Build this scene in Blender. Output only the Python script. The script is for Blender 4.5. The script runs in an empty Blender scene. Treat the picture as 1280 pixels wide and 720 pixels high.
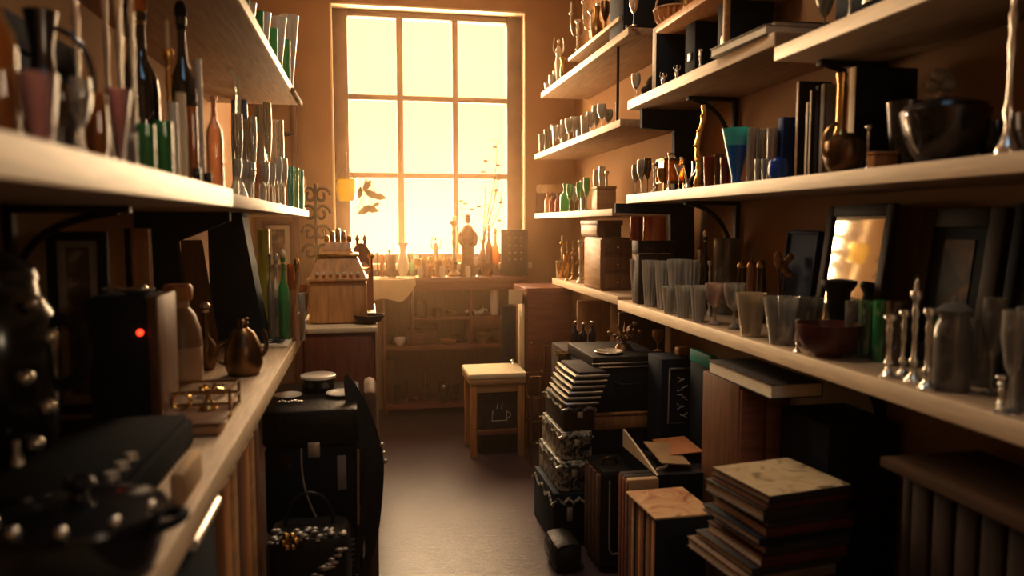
import bpy, bmesh, math, random
from mathutils import Vector, Matrix
R = random.Random(7)
PI = math.pi
SC = bpy.context.scene
COL = SC.collection

# ------------------------------------------------------------------ camera
FPX = 950.0
CAMZ = 1.35
PSI = math.atan(180 / FPX)
THE = math.atan(80 / FPX)
cf = Vector((math.sin(PSI) * math.cos(THE), math.cos(PSI) * math.cos(THE), -math.sin(THE)))
cr = Vector((math.cos(PSI), -math.sin(PSI), 0))
cu = cr.cross(cf)
cam_d = bpy.data.cameras.new('camera')
cam = bpy.data.objects.new('camera', cam_d)
COL.objects.link(cam)
cam.location = (0, 0, CAMZ)
cam.rotation_euler = Matrix((cr, cu, -cf)).transposed().to_euler()
cam_d.sensor_width = 36
cam_d.lens = 36 * FPX / 1280
cam_d.clip_start = 0.02
cam_d.dof.use_dof = True
cam_d.dof.focus_distance = 3.7
cam_d.dof.aperture_fstop = 1.9
SC.camera = cam


def depth(p):
    return (Vector(p) - Vector((0, 0, CAMZ))).dot(cf)


def y_at(px, X, z):                      # distance into the room of the spot (X, ?, z) seen at column px
    k = px - 640; dz = z - CAMZ
    return (FPX * X * math.cos(PSI) - k * (X * math.sin(PSI) * math.cos(THE) - dz * math.sin(THE))) / (FPX * math.sin(PSI) + k * math.cos(PSI) * math.cos(THE))


def x_at(px, Y, z):
    k = px - 640; dz = z - CAMZ
    return (FPX * Y * math.sin(PSI) + k * (Y * math.cos(PSI) * math.cos(THE) - dz * math.sin(THE))) / (FPX * math.cos(PSI) - k * math.sin(PSI) * math.cos(THE))


def z_at(py, X, Y):                      # height of the spot above (X, Y) seen at row py
    q = (360 - py) / FPX
    return CAMZ + (q * (X * cf.x + Y * cf.y) - (X * cu.x + Y * cu.y)) / (cu.z - q * cf.z)


# ------------------------------------------------------------------ materials
M = {}


def srgb(r, g, b):
    f = lambda c: (c / 255) / 12.92 if c / 255 <= 0.04045 else ((c / 255 + 0.055) / 1.055) ** 2.4
    return (f(r), f(g), f(b), 1)


def new_mat(name):
    m = bpy.data.materials.new(name); m.use_nodes = True
    nt = m.node_tree; nt.nodes.clear()
    out = nt.nodes.new('ShaderNodeOutputMaterial')
    return m, nt, out


def pbr(name, col, rough=.5, metal=0, var=.25, scale=12, bump=0, stretch=(1, 1, 1), spec=.5, coat=0, emit=None):
    m, nt, out = new_mat(name)
    b = nt.nodes.new('ShaderNodeBsdfPrincipled')
    tc = nt.nodes.new('ShaderNodeTexCoord'); mp = nt.nodes.new('ShaderNodeMapping')
    mp.inputs['Scale'].default_value = stretch
    nz = nt.nodes.new('ShaderNodeTexNoise'); nz.inputs['Scale'].default_value = scale; nz.inputs['Detail'].default_value = 5
    rp = nt.nodes.new('ShaderNodeValToRGB')
    a = tuple(c * (1 - var) for c in col[:3]) + (1,); d = tuple(min(1, c * (1 + var)) for c in col[:3]) + (1,)
    rp.color_ramp.elements[0].position = .3; rp.color_ramp.elements[1].position = .7
    rp.color_ramp.elements[0].color = a; rp.color_ramp.elements[1].color = d
    L = nt.links.new
    L(tc.outputs['Object'], mp.inputs[0]); L(mp.outputs[0], nz.inputs['Vector']); L(nz.outputs['Fac'], rp.inputs[0])
    L(rp.outputs[0], b.inputs['Base Color'])
    b.inputs['Roughness'].default_value = rough; b.inputs['Metallic'].default_value = metal
    b.inputs['Specular IOR Level'].default_value = spec
    b.inputs['Coat Weight'].default_value = coat
    if emit:
        b.inputs['Emission Color'].default_value = emit[0]; b.inputs['Emission Strength'].default_value = emit[1]
    if bump:
        bp = nt.nodes.new('ShaderNodeBump'); bp.inputs['Strength'].default_value = bump; bp.inputs['Distance'].default_value = .01
        L(nz.outputs['Fac'], bp.inputs['Height']); L(bp.outputs[0], b.inputs['Normal'])
    L(b.outputs[0], out.inputs[0])
    M[name] = m
    return m


def glass(name, col, edge=None, haze=.12, rough=.03, solid=False):
    """thin-walled glass: tinted see-through, mirror-like rims, a little milky body"""
    m, nt, out = new_mat(name); L = nt.links.new
    tr = nt.nodes.new('ShaderNodeBsdfGlass' if solid else 'ShaderNodeBsdfTransparent'); tr.inputs[0].default_value = col
    if solid: tr.inputs['IOR'].default_value = 1.45; tr.inputs['Roughness'].default_value = .02
    gl = nt.nodes.new('ShaderNodeBsdfGlossy'); gl.inputs['Roughness'].default_value = rough
    tl = nt.nodes.new('ShaderNodeBsdfTranslucent'); df = nt.nodes.new('ShaderNodeBsdfDiffuse')
    ec = edge or (.9, .9, .88, 1)
    tl.inputs[0].default_value = ec; df.inputs[0].default_value = ec
    md = nt.nodes.new('ShaderNodeMixShader'); md.inputs[0].default_value = .6; L(tl.outputs[0], md.inputs[1]); L(df.outputs[0], md.inputs[2])
    lw = nt.nodes.new('ShaderNodeLayerWeight'); lw.inputs['Blend'].default_value = .35
    mr = nt.nodes.new('ShaderNodeMapRange'); mr.inputs['To Min'].default_value = haze; mr.inputs['To Max'].default_value = min(.95, haze + .45)
    L(lw.outputs['Facing'], mr.inputs['Value'])
    m1 = nt.nodes.new('ShaderNodeMixShader'); L(mr.outputs[0], m1.inputs[0]); L(tr.outputs[0], m1.inputs[1]); L(md.outputs[0], m1.inputs[2])
    fr = nt.nodes.new('ShaderNodeFresnel'); fr.inputs['IOR'].default_value = 1.5
    ad = nt.nodes.new('ShaderNodeMath'); ad.operation = 'ADD'; ad.inputs[1].default_value = .08; ad.use_clamp = True
    L(fr.outputs[0], ad.inputs[0])
    m2 = nt.nodes.new('ShaderNodeMixShader'); L(ad.outputs[0], m2.inputs[0]); L(m1.outputs[0], m2.inputs[1]); L(gl.outputs[0], m2.inputs[2])
    L(m2.outputs[0], out.inputs[0])
    M[name] = m
    return m


glass('clear_glass', (.9, .9, .87, 1), (1, .98, .92, 1), .22, solid=True)
glass('dim_glass', (.55, .56, .52, 1), (.72, .70, .62, 1), .25)
glass('milky_glass', (.8, .82, .78, 1), (1, 1, .96, 1), .46, solid=True)
glass('green_glass', (.12, .5, .2, 1), (.12, .7, .25, 1), .5)
glass('pale_green_glass', (.5, .75, .5, 1), (.5, .8, .5, 1), .2)
glass('lime_glass', (.75, .8, .12, 1), (.9, .95, .15, 1), .85)
glass('teal_glass', (.02, .5, .5, 1), (.02, .65, .62, 1), .45)
glass('blue_glass', (.01, .12, .6, 1), (.004, .36, 1, 1), .6)
glass('turquoise_glass', (.1, .8, .85, 1), (.18, 1, 1, 1), .65)
glass('amber_glass', (.75, .32, .05, 1), (.9, .45, .1, 1), .3)
glass('peach_glass', (.9, .6, .4, 1), (.95, .65, .42, 1), .4)
glass('red_glass', (.45, .06, .03, 1), (.5, .08, .04, 1), .4)
glass('pink_glass', (.9, .6, .6, 1), (1, .75, .72, 1), .4)
glass('dark_glass', (.05, .06, .07, 1), (.05, .06, .06, 1), .3)
glass('brown_glass', (.25, .12, .05, 1), (.3, .16, .07, 1), .3)
glass('cream_glass', (.8, .72, .55, 1), (1, .88, .66, 1), .55, solid=True)
glass('rosy_glass', (.85, .7, .65, 1), (.95, .78, .7, 1), .45)
glass('yellow_glass', (.95, .7, .08, 1), (1, .8, .1, 1), .9)
glass('orange_glass', (.8, .35, .1, 1), (.9, .5, .2, 1), .5)

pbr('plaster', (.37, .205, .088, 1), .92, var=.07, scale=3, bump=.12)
pbr('plaster_back_glow', (.44, .27, .14, 1), .92, var=.07, scale=3, bump=.12)  # paler than the side plaster, window glow put into the colour
pbr('reveal', (.80, .68, .50, 1), .85, var=.04, scale=4)
pbr('ceiling', (.42, .34, .26, 1), .95, var=.05)
pbr('floor', (.105, .070, .074, 1), .28, var=.28, scale=9, bump=.22, stretch=(1.2, 22, 1), spec=.75)
pbr('window_wood', (.13, .075, .05, 1), .55, var=.15, scale=10)
pbr('lit_shelf_edge', (.85, .70, .50, 1), .5, var=.12, scale=7, stretch=(14, 1, 14))  # paler than the boards, light on the edges put into the colour
pbr('counter_wood', (.52, .38, .25, 1), .5, var=.2, scale=7, bump=.12, stretch=(14, 1, 14), spec=.6)
pbr('shelf_wood', (.36, .24, .14, 1), .52, var=.22, scale=7, bump=.12, stretch=(14, 1, 14), spec=.6)  # darker than the front edges, underside shade put into the colour
pbr('shelf_wood_dark', (.075, .04, .022, 1), .9, spec=.1, var=.25, scale=7, stretch=(14, 1, 14))
pbr('oak', (.42, .25, .12, 1), .45, var=.25, scale=6, bump=.1, stretch=(1, 1, 8))
pbr('walnut', (.17, .075, .035, 1), .42, var=.3, scale=6, bump=.08, stretch=(9, 9, 1))
pbr('mahogany', (.21, .07, .035, 1), .38, var=.25, scale=6, stretch=(9, 9, 1))
pbr('honey_wood', (.62, .34, .15, 1), .4, var=.2, scale=6, stretch=(9, 9, 1))
pbr('red_wood', (.22, .075, .045, 1), .5, var=.3, scale=5, stretch=(1, 9, 9))
pbr('orange_wood', (.50, .24, .09, 1), .45, var=.25, scale=6, stretch=(9, 9, 1))
pbr('dark_wood', (.04, .022, .014, 1), .6, spec=.3, var=.3, scale=6, stretch=(9, 9, 1))
pbr('black_matte', (.010, .012, .016, 1), .75, var=.3, spec=.2)
pbr('navy_matte', (.007, .014, .027, 1), .7, var=.25, spec=.22)
pbr('void_black', (.004, .005, .007, 1), .9, var=.2, spec=.08)
pbr('black_gloss', (.008, .009, .012, 1), .18, var=.2, spec=.6)
pbr('black_leather', (.013, .012, .013, 1), .45, spec=.35, var=.4, scale=60, bump=.25)
pbr('blue_cloth', (.006, .04, .16, 1), .7, var=.2)
pbr('cobalt', (.004, .08, .5, 1), .25, var=.3, coat=.4)
pbr('teal', (.02, .30, .27, 1), .5, var=.2)
pbr('silver', (.92, .88, .80, 1), .22, .8, var=.12)
pbr('dull_silver', (.66, .62, .54, 1), .38, .7, var=.25)
pbr('tarnished', (.12, .11, .11, 1), .25, 1, var=.4)
pbr('brass', (.70, .45, .16, 1), .24, 1, var=.25)
pbr('old_brass', (.42, .26, .10, 1), .32, 1, var=.35)
pbr('bronze', (.20, .12, .06, 1), .35, 1, var=.35)
pbr('gold', (.78, .52, .18, 1), .3, 1, var=.3, scale=30, bump=.4)
pbr('iron', (.02, .018, .018, 1), .45, .6, var=.3)
pbr('paper', (.80, .74, .60, 1), .85, var=.06, scale=30)
pbr('page_edges', (.62, .50, .34, 1), .85, var=.25, scale=20, stretch=(1, 1, 30))
pbr('cream_cloth', (.78, .66, .42, 1), .9, var=.08, scale=10)
pbr('cushion', (.82, .70, .48, 1), .85, var=.08)
pbr('cream_paint', (.80, .68, .48, 1), .6, var=.06)
pbr('ceramic_white', (.85, .80, .70, 1), .2, var=.05, coat=.3)
pbr('stoneware', (.30, .19, .11, 1), .45, var=.25)
pbr('stoneware_pale', (.48, .33, .20, 1), .45, var=.2)
pbr('terracotta', (.42, .18, .08, 1), .6, var=.2)
pbr('wax', (.80, .66, .42, 1), .6, var=.05)
pbr('white_wax', (.85, .80, .68, 1), .5, var=.04)
pbr('yellow_enamel', (.85, .55, .06, 1), .35, var=.08)
pbr('brown_cloth', (.16, .09, .05, 1), .8, var=.3)
pbr('tan_card', (.46, .31, .17, 1), .8, var=.15)
pbr('orange_card', (.52, .22, .09, 1), .7, var=.15)
pbr('red_card', (.30, .05, .035, 1), .6, var=.2)
pbr('grey_card', (.30, .27, .23, 1), .7, var=.2)
pbr('dark_card', (.035, .027, .026, 1), .7, var=.3, spec=.25)
pbr('oxblood', (.11, .025, .02, 1), .35, var=.3)
pbr('leaf', (.06, .07, .025, 1), .6, var=.3)
pbr('twig', (.13, .07, .04, 1), .8, var=.3)
pbr('dried_flower', (.45, .28, .14, 1), .85, var=.35, scale=40)
pbr('green_enamel', (.03, .16, .05, 1), .3, var=.3)
pbr('pale_marks', (.60, .55, .46, 1), .8, var=.1)
pbr('red_lamp', (.8, .03, .01, 1), .4, var=.02, emit=((1, .06, .02, 1), 2.5))
pbr('mirror', (.80, .76, .68, 1), .05, 1, var=.02)


def art(name, cols, scale=3, detail=3, dist=1.5, rough=.6):
    """a soft mottled picture surface"""
    m, nt, out = new_mat(name); L = nt.links.new
    b = nt.nodes.new('ShaderNodeBsdfPrincipled'); b.inputs['Roughness'].default_value = rough
    tc = nt.nodes.new('ShaderNodeTexCoord')
    nz = nt.nodes.new('ShaderNodeTexNoise'); nz.inputs['Scale'].default_value = scale
    nz.inputs['Detail'].default_value = detail; nz.inputs['Distortion'].default_value = dist
    rp = nt.nodes.new('ShaderNodeValToRGB'); e = rp.color_ramp.elements
    for i, c in enumerate(cols):
        t = .28 + .44 * i / (len(cols) - 1)
        if i < 2: e[i].position = t; e[i].color = c
        else:
            n = e.new(t); n.color = c
    L(tc.outputs['Object'], nz.inputs['Vector']); L(nz.outputs['Fac'], rp.inputs[0]); L(rp.outputs[0], b.inputs['Base Color'])
    L(b.outputs[0], out.inputs[0]); M[name] = m


art('floral_print', [(.06, .05, .02, 1), (.42, .32, .19, 1), (.50, .40, .25, 1), (.48, .38, .24, 1), (.12, .08, .03, 1)], 11, 2, 1)
art('dark_painting', [(.012, .018, .028, 1), (.02, .03, .045, 1), (.16, .08, .03, 1), (.30, .14, .05, 1)], 7, 3, 1)
art('old_photo', [(.05, .03, .02, 1), (.15, .08, .05, 1), (.6, .45, .3, 1)], 18, 2, .6)
art('record_sleeve', [(.12, .04, .02, 1), (.45, .22, .10, 1), (.55, .34, .18, 1), (.5, .3, .14, 1), (.05, .03, .02, 1)], 7, 2, 2)
art('ornate', [(.01, .012, .012, 1), (.02, .025, .025, 1), (.45, .42, .34, 1), (.6, .55, .45, 1)], 26, 3, 1.5, .35)
art('ornate_gold', [(.05, .03, .015, 1), (.25, .15, .06, 1), (.7, .5, .25, 1)], 22, 3, 1.5, .4)
art('book_rows', [(.02, .02, .02, 1), (.06, .05, .04, 1), (.10, .08, .06, 1)], 5, 2, .5)


# ------------------------------------------------------------------ mesh helpers
def bm_box(bm, x0, x1, y0, y1, z0, z1):
    v = [bm.verts.new((x, y, z)) for z in (z0, z1) for y in (y0, y1) for x in (x0, x1)]
    for q in ((0, 2, 3, 1), (4, 5, 7, 6), (0, 1, 5, 4), (2, 6, 7, 3), (0, 4, 6, 2), (1, 3, 7, 5)):
        bm.faces.new([v[i] for i in q])


def bm_rbox(bm, x0, x1, y0, y1, z0, z1, b=.004):
    t = bmesh.new(); bm_box(t, x0, x1, y0, y1, z0, z1)
    b = min(b, .45 * min(x1 - x0, y1 - y0, z1 - z0))
    bmesh.ops.bevel(t, geom=t.edges[:], offset=b, segments=2, profile=.5, affect='EDGES')
    merge(bm, t)


def merge(bm, t, mtx=None):
    if mtx is not None: bmesh.ops.transform(t, matrix=mtx, verts=t.verts[:])
    me = bpy.data.meshes.new('tmp'); t.to_mesh(me); t.free(); bm.from_mesh(me); bpy.data.meshes.remove(me)


def bm_lathe(bm, prof, n=20, cx=0, cy=0, sx=1, sy=1, flute=0, fn=0):
    rings = []
    for r, z in prof:
        if r < 1e-5:
            rings.append([bm.verts.new((cx, cy, z))])
        else:
            rg = []
            for i in range(n):
                a = 2 * PI * i / n
                rr = r * (1 + flute * math.cos(fn * a)) if fn else r
                rg.append(bm.verts.new((cx + rr * math.cos(a) * sx, cy + rr * math.sin(a) * sy, z)))
            rings.append(rg)
    for a, b in zip(rings, rings[1:]):
        if len(a) == 1 and len(b) == 1: continue
        for i in range(n):
            j = (i + 1) % n
            if len(a) == 1: bm.faces.new((a[0], b[j], b[i]))
            elif len(b) == 1: bm.faces.new((a[i], a[j], b[0]))
            else: bm.faces.new((a[i], a[j], b[j], b[i]))


def bm_tube(bm, pts, rad, n=8):
    pts = [Vector(p) for p in pts]
    if not hasattr(rad, '__len__'): rad = [rad] * len(pts)
    rings = []; ref = None
    for i, p in enumerate(pts):
        t = (pts[min(i + 1, len(pts) - 1)] - pts[max(i - 1, 0)]).normalized()
        if ref is None:
            ref = Vector((0, 0, 1)) if abs(t.z) < .9 else Vector((1, 0, 0))
        s = t.cross(ref)
        if s.length < 1e-4: s = t.orthogonal()
        s.normalize(); u = s.cross(t).normalized(); ref = u
        rings.append([bm.verts.new(p + (s * math.cos(2 * PI * k / n) + u * math.sin(2 * PI * k / n)) * rad[i]) for k in range(n)])
    for a, b in zip(rings, rings[1:]):
        for k in range(n):
            j = (k + 1) % n; bm.faces.new((a[k], a[j], b[j], b[k]))
    bm.faces.new(rings[0][::-1]); bm.faces.new(rings[-1])


def bez(p0, p1, p2, p3, n=10):
    p0, p1, p2, p3 = map(Vector, (p0, p1, p2, p3)); o = []
    for i in range(n + 1):
        t = i / n; s = 1 - t
        o.append(p0 * s ** 3 + p1 * 3 * s * s * t + p2 * 3 * s * t * t + p3 * t ** 3)
    return o


def bm_prism(bm, poly, axis, a, b):
    """extrude a 2-D outline along axis between a and b"""
    def P(u, v, w):
        return (w, u, v) if axis == 'x' else ((u, w, v) if axis == 'y' else (u, v, w))
    A = [bm.verts.new(P(u, v, a)) for u, v in poly]; B = [bm.verts.new(P(u, v, b)) for u, v in poly]
    n = len(poly)
    bm.faces.new(A[::-1]); bm.faces.new(B)
    for i in range(n):
        j = (i + 1) % n; bm.faces.new((A[i], A[j], B[j], B[i]))


def bm_ball(bm, c, r, sx=1, sy=1, sz=1, seg=12):
    t = bmesh.new(); bmesh.ops.create_uvsphere(t, u_segments=seg, v_segments=max(6, seg // 2 + 2), radius=r)
    merge(bm, t, Matrix.Translation(c) @ Matrix.Diagonal((sx, sy, sz, 1)))


def bm_hex(bm, base, w0, d0, w1, d1, z0, z1):
    """tapered block"""
    v = []
    for (w, d, z) in ((w0, d0, z0), (w1, d1, z1)):
        v += [bm.verts.new((x * w / 2, y * d / 2, z)) for x, y in ((-1, -1), (1, -1), (1, 1), (-1, 1))]
    bm.faces.new(v[3::-1]); bm.faces.new(v[4:])
    for i in range(4):
        j = (i + 1) % 4; bm.faces.new((v[i], v[j], v[4 + j], v[4 + i]))


# ------------------------------------------------------------------ objects
def mesh_obj(name, bm, mat, parent=None, loc=(0, 0, 0), rot=(0, 0, 0), smooth=True, angle=.6):
    bmesh.ops.recalc_face_normals(bm, faces=bm.faces[:])
    me = bpy.data.meshes.new(name)
    if smooth:
        for f in bm.faces: f.smooth = True
        for e in bm.edges:
            if len(e.link_faces) == 2:
                try:
                    if e.calc_face_angle() > angle: e.smooth = False
                except ValueError: pass
            else: e.smooth = False
    bm.to_mesh(me); bm.free()
    me.materials.append(M[mat] if isinstance(mat, str) else mat)
    o = bpy.data.objects.new(name, me); COL.objects.link(o)
    o.location = loc; o.rotation_euler = rot
    if parent is not None: o.parent = parent
    return o


def tag(o, label, cat, group=None, kind=None):
    if label: o['label'] = label
    if cat: o['category'] = cat
    if group: o['group'] = group
    if kind: o['kind'] = kind
    return o


def thing(name, label, cat, loc, rot=(0, 0, 0), group=None):
    o = bpy.data.objects.new(name, None); COL.objects.link(o)
    o.empty_display_size = .05
    o.location = loc; o.rotation_euler = rot if hasattr(rot, '__len__') else (0, 0, rot)
    return tag(o, label, cat, group)


def part(root, name, build, mat, loc=(0, 0, 0), rot=(0, 0, 0), label=None, smooth=True, kind=None):
    bm = bmesh.new(); build(bm)
    o = mesh_obj(name, bm, mat, root, loc, rot, smooth)
    if label: o['label'] = label
    if kind: o['kind'] = kind
    return o


def solo(name, build, mat, label, cat, loc, rot=(0, 0, 0), group=None, smooth=True):
    bm = bmesh.new(); build(bm)
    return tag(mesh_obj(name, bm, mat, None, loc, rot if hasattr(rot, '__len__') else (0, 0, rot), smooth), label, cat, group)


def struct(name, build, mat, parent=None, smooth=False):
    bm = bmesh.new(); build(bm)
    o = mesh_obj(name, bm, mat, parent, smooth=smooth)
    if parent is None: o['kind'] = 'structure'
    return o


def copy_tree(o, parent=None):
    kids = [c for c in o.children]
    c = o.copy(); COL.objects.link(c)
    if parent is not None: c.parent = parent
    for k in kids: copy_tree(k, c)
    return c


ORD = ['first', 'second', 'third', 'fourth', 'fifth', 'sixth', 'seventh', 'eighth', 'ninth', 'tenth', 'eleventh', 'twelfth',
       'thirteenth', 'fourteenth', 'fifteenth', 'sixteenth']
# ------------------------------------------------------------------ the room
XL, XR, YB, YF, ZC = -.76, 1.52, 5.55, -.9, 3.3
WX0, WX1 = x_at(414, YB, 2.2), x_at(657, YB, 2.2)
WZ1 = z_at(3, x_at(420, YB, 2.9), YB); WZ0 = 1.06
T = .24
struct('floor', lambda b: bm_box(b, XL - .1, XR + .1, YF, YB + .1, -.06, 0), 'floor')
struct('ceiling', lambda b: bm_box(b, XL - .1, XR + .1, YF, YB + .1, ZC, ZC + .06), 'ceiling')
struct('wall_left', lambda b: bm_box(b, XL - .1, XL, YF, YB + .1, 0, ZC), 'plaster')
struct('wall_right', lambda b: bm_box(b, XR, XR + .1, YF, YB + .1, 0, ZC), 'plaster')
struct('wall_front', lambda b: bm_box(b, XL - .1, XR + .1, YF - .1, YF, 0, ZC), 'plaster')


def back_wall(b):
    bm_box(b, XL - .1, WX0, YB, YB + T, 0, ZC); bm_box(b, WX1, XR + .1, YB, YB + T, 0, ZC)
    bm_box(b, WX0, WX1, YB, YB + T, 0, WZ0); bm_box(b, WX0, WX1, YB, YB + T, WZ1, ZC)


struct('wall_back', back_wall, 'plaster_back_glow')


def reveal(b):
    e = .012
    bm_box(b, WX0, WX0 + e, YB - .012, YB + T - .02, WZ0, WZ1); bm_box(b, WX1 - e, WX1, YB - .012, YB + T - .02, WZ0, WZ1)
    bm_box(b, WX0, WX1, YB - .012, YB + T - .02, WZ1 - e, WZ1)


struct('trim_1', reveal, 'reveal')
struct('trim_2', lambda b: bm_rbox(b, WX0 - .04, WX1 + .04, YB - .05, YB + T - .02, WZ0 - .04, WZ0 + .004), 'reveal')  # sill

# window: wooden frame, three columns by three rows of panes
YW = YB + .13
win = bpy.data.objects.new('window_1', None); COL.objects.link(win); win['kind'] = 'structure'
gx = [x_at(p, YW, 2.4) for p in (424, 435, 495.5, 503.5, 565, 572, 633, 646)]
gz = [WZ0, z_at(320 + 20, .3, YW), z_at(223, .3, YW), z_at(216.5, .3, YW), z_at(126.5, .3, YW), z_at(120, .3, YW), z_at(24, .3, YW), WZ1 - .012]
gz[1] = WZ0 + .07
part(win, 'window_frame', lambda b: (bm_rbox(b, WX0 + .012, gx[1], YW - .03, YW + .05, WZ0, WZ1 - .012), bm_rbox(b, gx[6], WX1 - .012, YW - .03, YW + .05, WZ0, WZ1 - .012),
     bm_rbox(b, gx[1], gx[6], YW - .03, YW + .05, WZ0, gz[1]), bm_rbox(b, gx[1], gx[6], YW - .03, YW + .05, gz[6], WZ1 - .012)), 'window_wood')
for a, c in ((2, 3), (4, 5)):
    part(win, 'mullion', lambda b: bm_rbox(b, gx[a], gx[c], YW - .02, YW + .03, gz[1], gz[6]), 'window_wood')
for a, c in ((2, 3), (4, 5)):
    part(win, 'glazing_bar', lambda b: bm_rbox(b, gx[1], gx[6], YW - .019, YW + .029, gz[a], gz[c]), 'window_wood')
m, nt, out = new_mat('pane'); _t = nt.nodes.new('ShaderNodeBsdfTransparent'); _g = nt.nodes.new('ShaderNodeBsdfGlossy'); _x = nt.nodes.new('ShaderNodeMixShader')
_g.inputs[1].default_value = .4; _t.inputs[0].default_value = (.97, .97, .96, 1); _x.inputs[0].default_value = .012
nt.links.new(_t.outputs[0], _x.inputs[1]); nt.links.new(_g.outputs[0], _x.inputs[2]); nt.links.new(_x.outputs[0], out.inputs[0]); M['pane'] = m
for cx in ((1, 2), (3, 4), (5, 6)):
    for cz in ((1, 2), (3, 4), (5, 6)):
        part(win, 'pane', lambda b: bm_box(b, gx[cx[0]], gx[cx[1]], YW, YW + .004, gz[cz[0]], gz[cz[1]]), 'pane', smooth=False)

# ------------------------------------------------------------------ light
w = bpy.data.worlds.new('daylight'); SC.world = w; w.use_nodes = True
bg = w.node_tree.nodes['Background']; bg.inputs[0].default_value = (1.0, .62, .24, 1); bg.inputs[1].default_value = 3.2


def area(name, loc, rot, sx, sy, power, col):
    l = bpy.data.lights.new(name, 'AREA'); l.shape = 'RECTANGLE'; l.size = sx; l.size_y = sy; l.energy = power; l.color = col
    o = bpy.data.objects.new(name, l); COL.objects.link(o); o.location = loc; o.rotation_euler = rot
    return o


# the overexposed bright sky and street haze seen through the panes
m, nt, out = new_mat('bright_sky'); _e = nt.nodes.new('ShaderNodeEmission'); _n = nt.nodes.new('ShaderNodeTexNoise'); _r = nt.nodes.new('ShaderNodeValToRGB'); _c = nt.nodes.new('ShaderNodeTexCoord')
_n.inputs['Scale'].default_value = .8; _r.color_ramp.elements[0].color = (1.0, .80, .40, 1); _r.color_ramp.elements[1].color = (1.12, .90, .45, 1)
nt.links.new(_c.outputs['Object'], _n.inputs['Vector']); nt.links.new(_n.outputs['Fac'], _r.inputs[0]); nt.links.new(_r.outputs[0], _e.inputs[0]); nt.links.new(_e.outputs[0], out.inputs[0]); M['bright_sky'] = m
struct('sky', lambda b: bm_box(b, -6, 9, YB + 4, YB + 4.05, -1.5, 9), 'bright_sky')
# bright hazy sky right outside the window
area('sky_glow_lamp', ((WX0 + WX1) / 2, YB + 1.1, 2.5), (math.radians(-97), 0, 0), 3.4, 3.4, 1050, (1.0, .69, .41))
# added cool fill under the ceiling behind the camera, lifts the dark foreground
area('ceiling_fill', (.3, .2, ZC - .03), (math.radians(12), 0, 0), 1.0, .8, 4.2, (.42, .74, 1.0))
# added fill behind the camera, brightens the left shelf and foreground
area('front_fill', (1.05, -.45, 1.75), (0, math.radians(84), math.radians(-28)), .3, .3, 3.4, (1.0, .80, .55))
area('ceiling_fill', (.15, 2.5, ZC - .03), (0, 0, 0), .6, .6, 15.0, (1.0, .84, .64))  # added fill over the aisle, brightens the right counter glasses

# warm dusty air: a thin volume through the whole place
wn = w.node_tree.nodes; wl = w.node_tree.links.new
vs = wn.new('ShaderNodeVolumeScatter'); geo = wn.new('ShaderNodeNewGeometry'); sep = wn.new('ShaderNodeSeparateXYZ'); mr = wn.new('ShaderNodeMapRange')
vs.inputs['Color'].default_value = (1, .62, .34, 1); vs.inputs['Anisotropy'].default_value = .72
mr.interpolation_type = 'SMOOTHSTEP'
for k, v in (('From Min', 2.6), ('From Max', 5.5), ('To Min', .002), ('To Max', .09)): mr.inputs[k].default_value = v
wl(geo.outputs['Position'], sep.inputs[0]); mz = wn.new('ShaderNodeMapRange'); mu = wn.new('ShaderNodeMath'); mu.operation = 'MULTIPLY'; mz.interpolation_type = 'SMOOTHSTEP'
for k, v in (('From Min', 1.0), ('From Max', 2.1), ('To Min', 1.0), ('To Max', .3)): mz.inputs[k].default_value = v
wl(sep.outputs['Y'], mr.inputs['Value']); wl(sep.outputs['Z'], mz.inputs['Value']); wl(mr.outputs[0], mu.inputs[0]); wl(mz.outputs[0], mu.inputs[1]); wl(mu.outputs[0], vs.inputs['Density'])
wl(vs.outputs[0], wn['World Output'].inputs['Volume'])

SC.view_settings.view_transform = 'Standard'
SC.view_settings.look = 'None'
SC.view_settings.exposure = .28
SC.view_settings.gamma = .87
SC.cycles.use_denoising = True
SC.cycles.max_bounces = 8
SC.cycles.transparent_max_bounces = 24
SC.cycles.caustics_reflective = False
SC.cycles.caustics_refractive = False
SC.cycles.sample_clamp_indirect = 6
SC.cycles.volume_step_rate = 4
SC.cycles.volume_max_steps = 64

# ------------------------------------------------------------------ shelves
ZRC, ZRM, ZRT, ZRT2 = .985, 1.484, 1.912, 1.866       # right: counter, middle, upper, upper near step
XS = 1.18
ZF1, ZF2, ZF3, ZF4 = 1.425, 1.845, 2.245, 2.345
ZLC, ZLM, ZLT = .89, 1.437, 1.985


def shelf_board(name, label, x0, x1, y0, y1, ztop, t=.04, mat='shelf_wood'):
    r = thing(name, label, 'shelf', (x0, y0, ztop)); W = x1 - x0; e = .006; lf = x1 < 0
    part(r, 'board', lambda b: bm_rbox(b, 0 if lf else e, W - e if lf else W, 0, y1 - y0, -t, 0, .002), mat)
    part(r, 'front_edge', lambda b: bm_rbox(b, W - e if lf else 0, W if lf else e, 0, y1 - y0, -t, 0, .002), 'orange_wood' if mat == 'orange_wood' else 'lit_shelf_edge')
    return r


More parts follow.
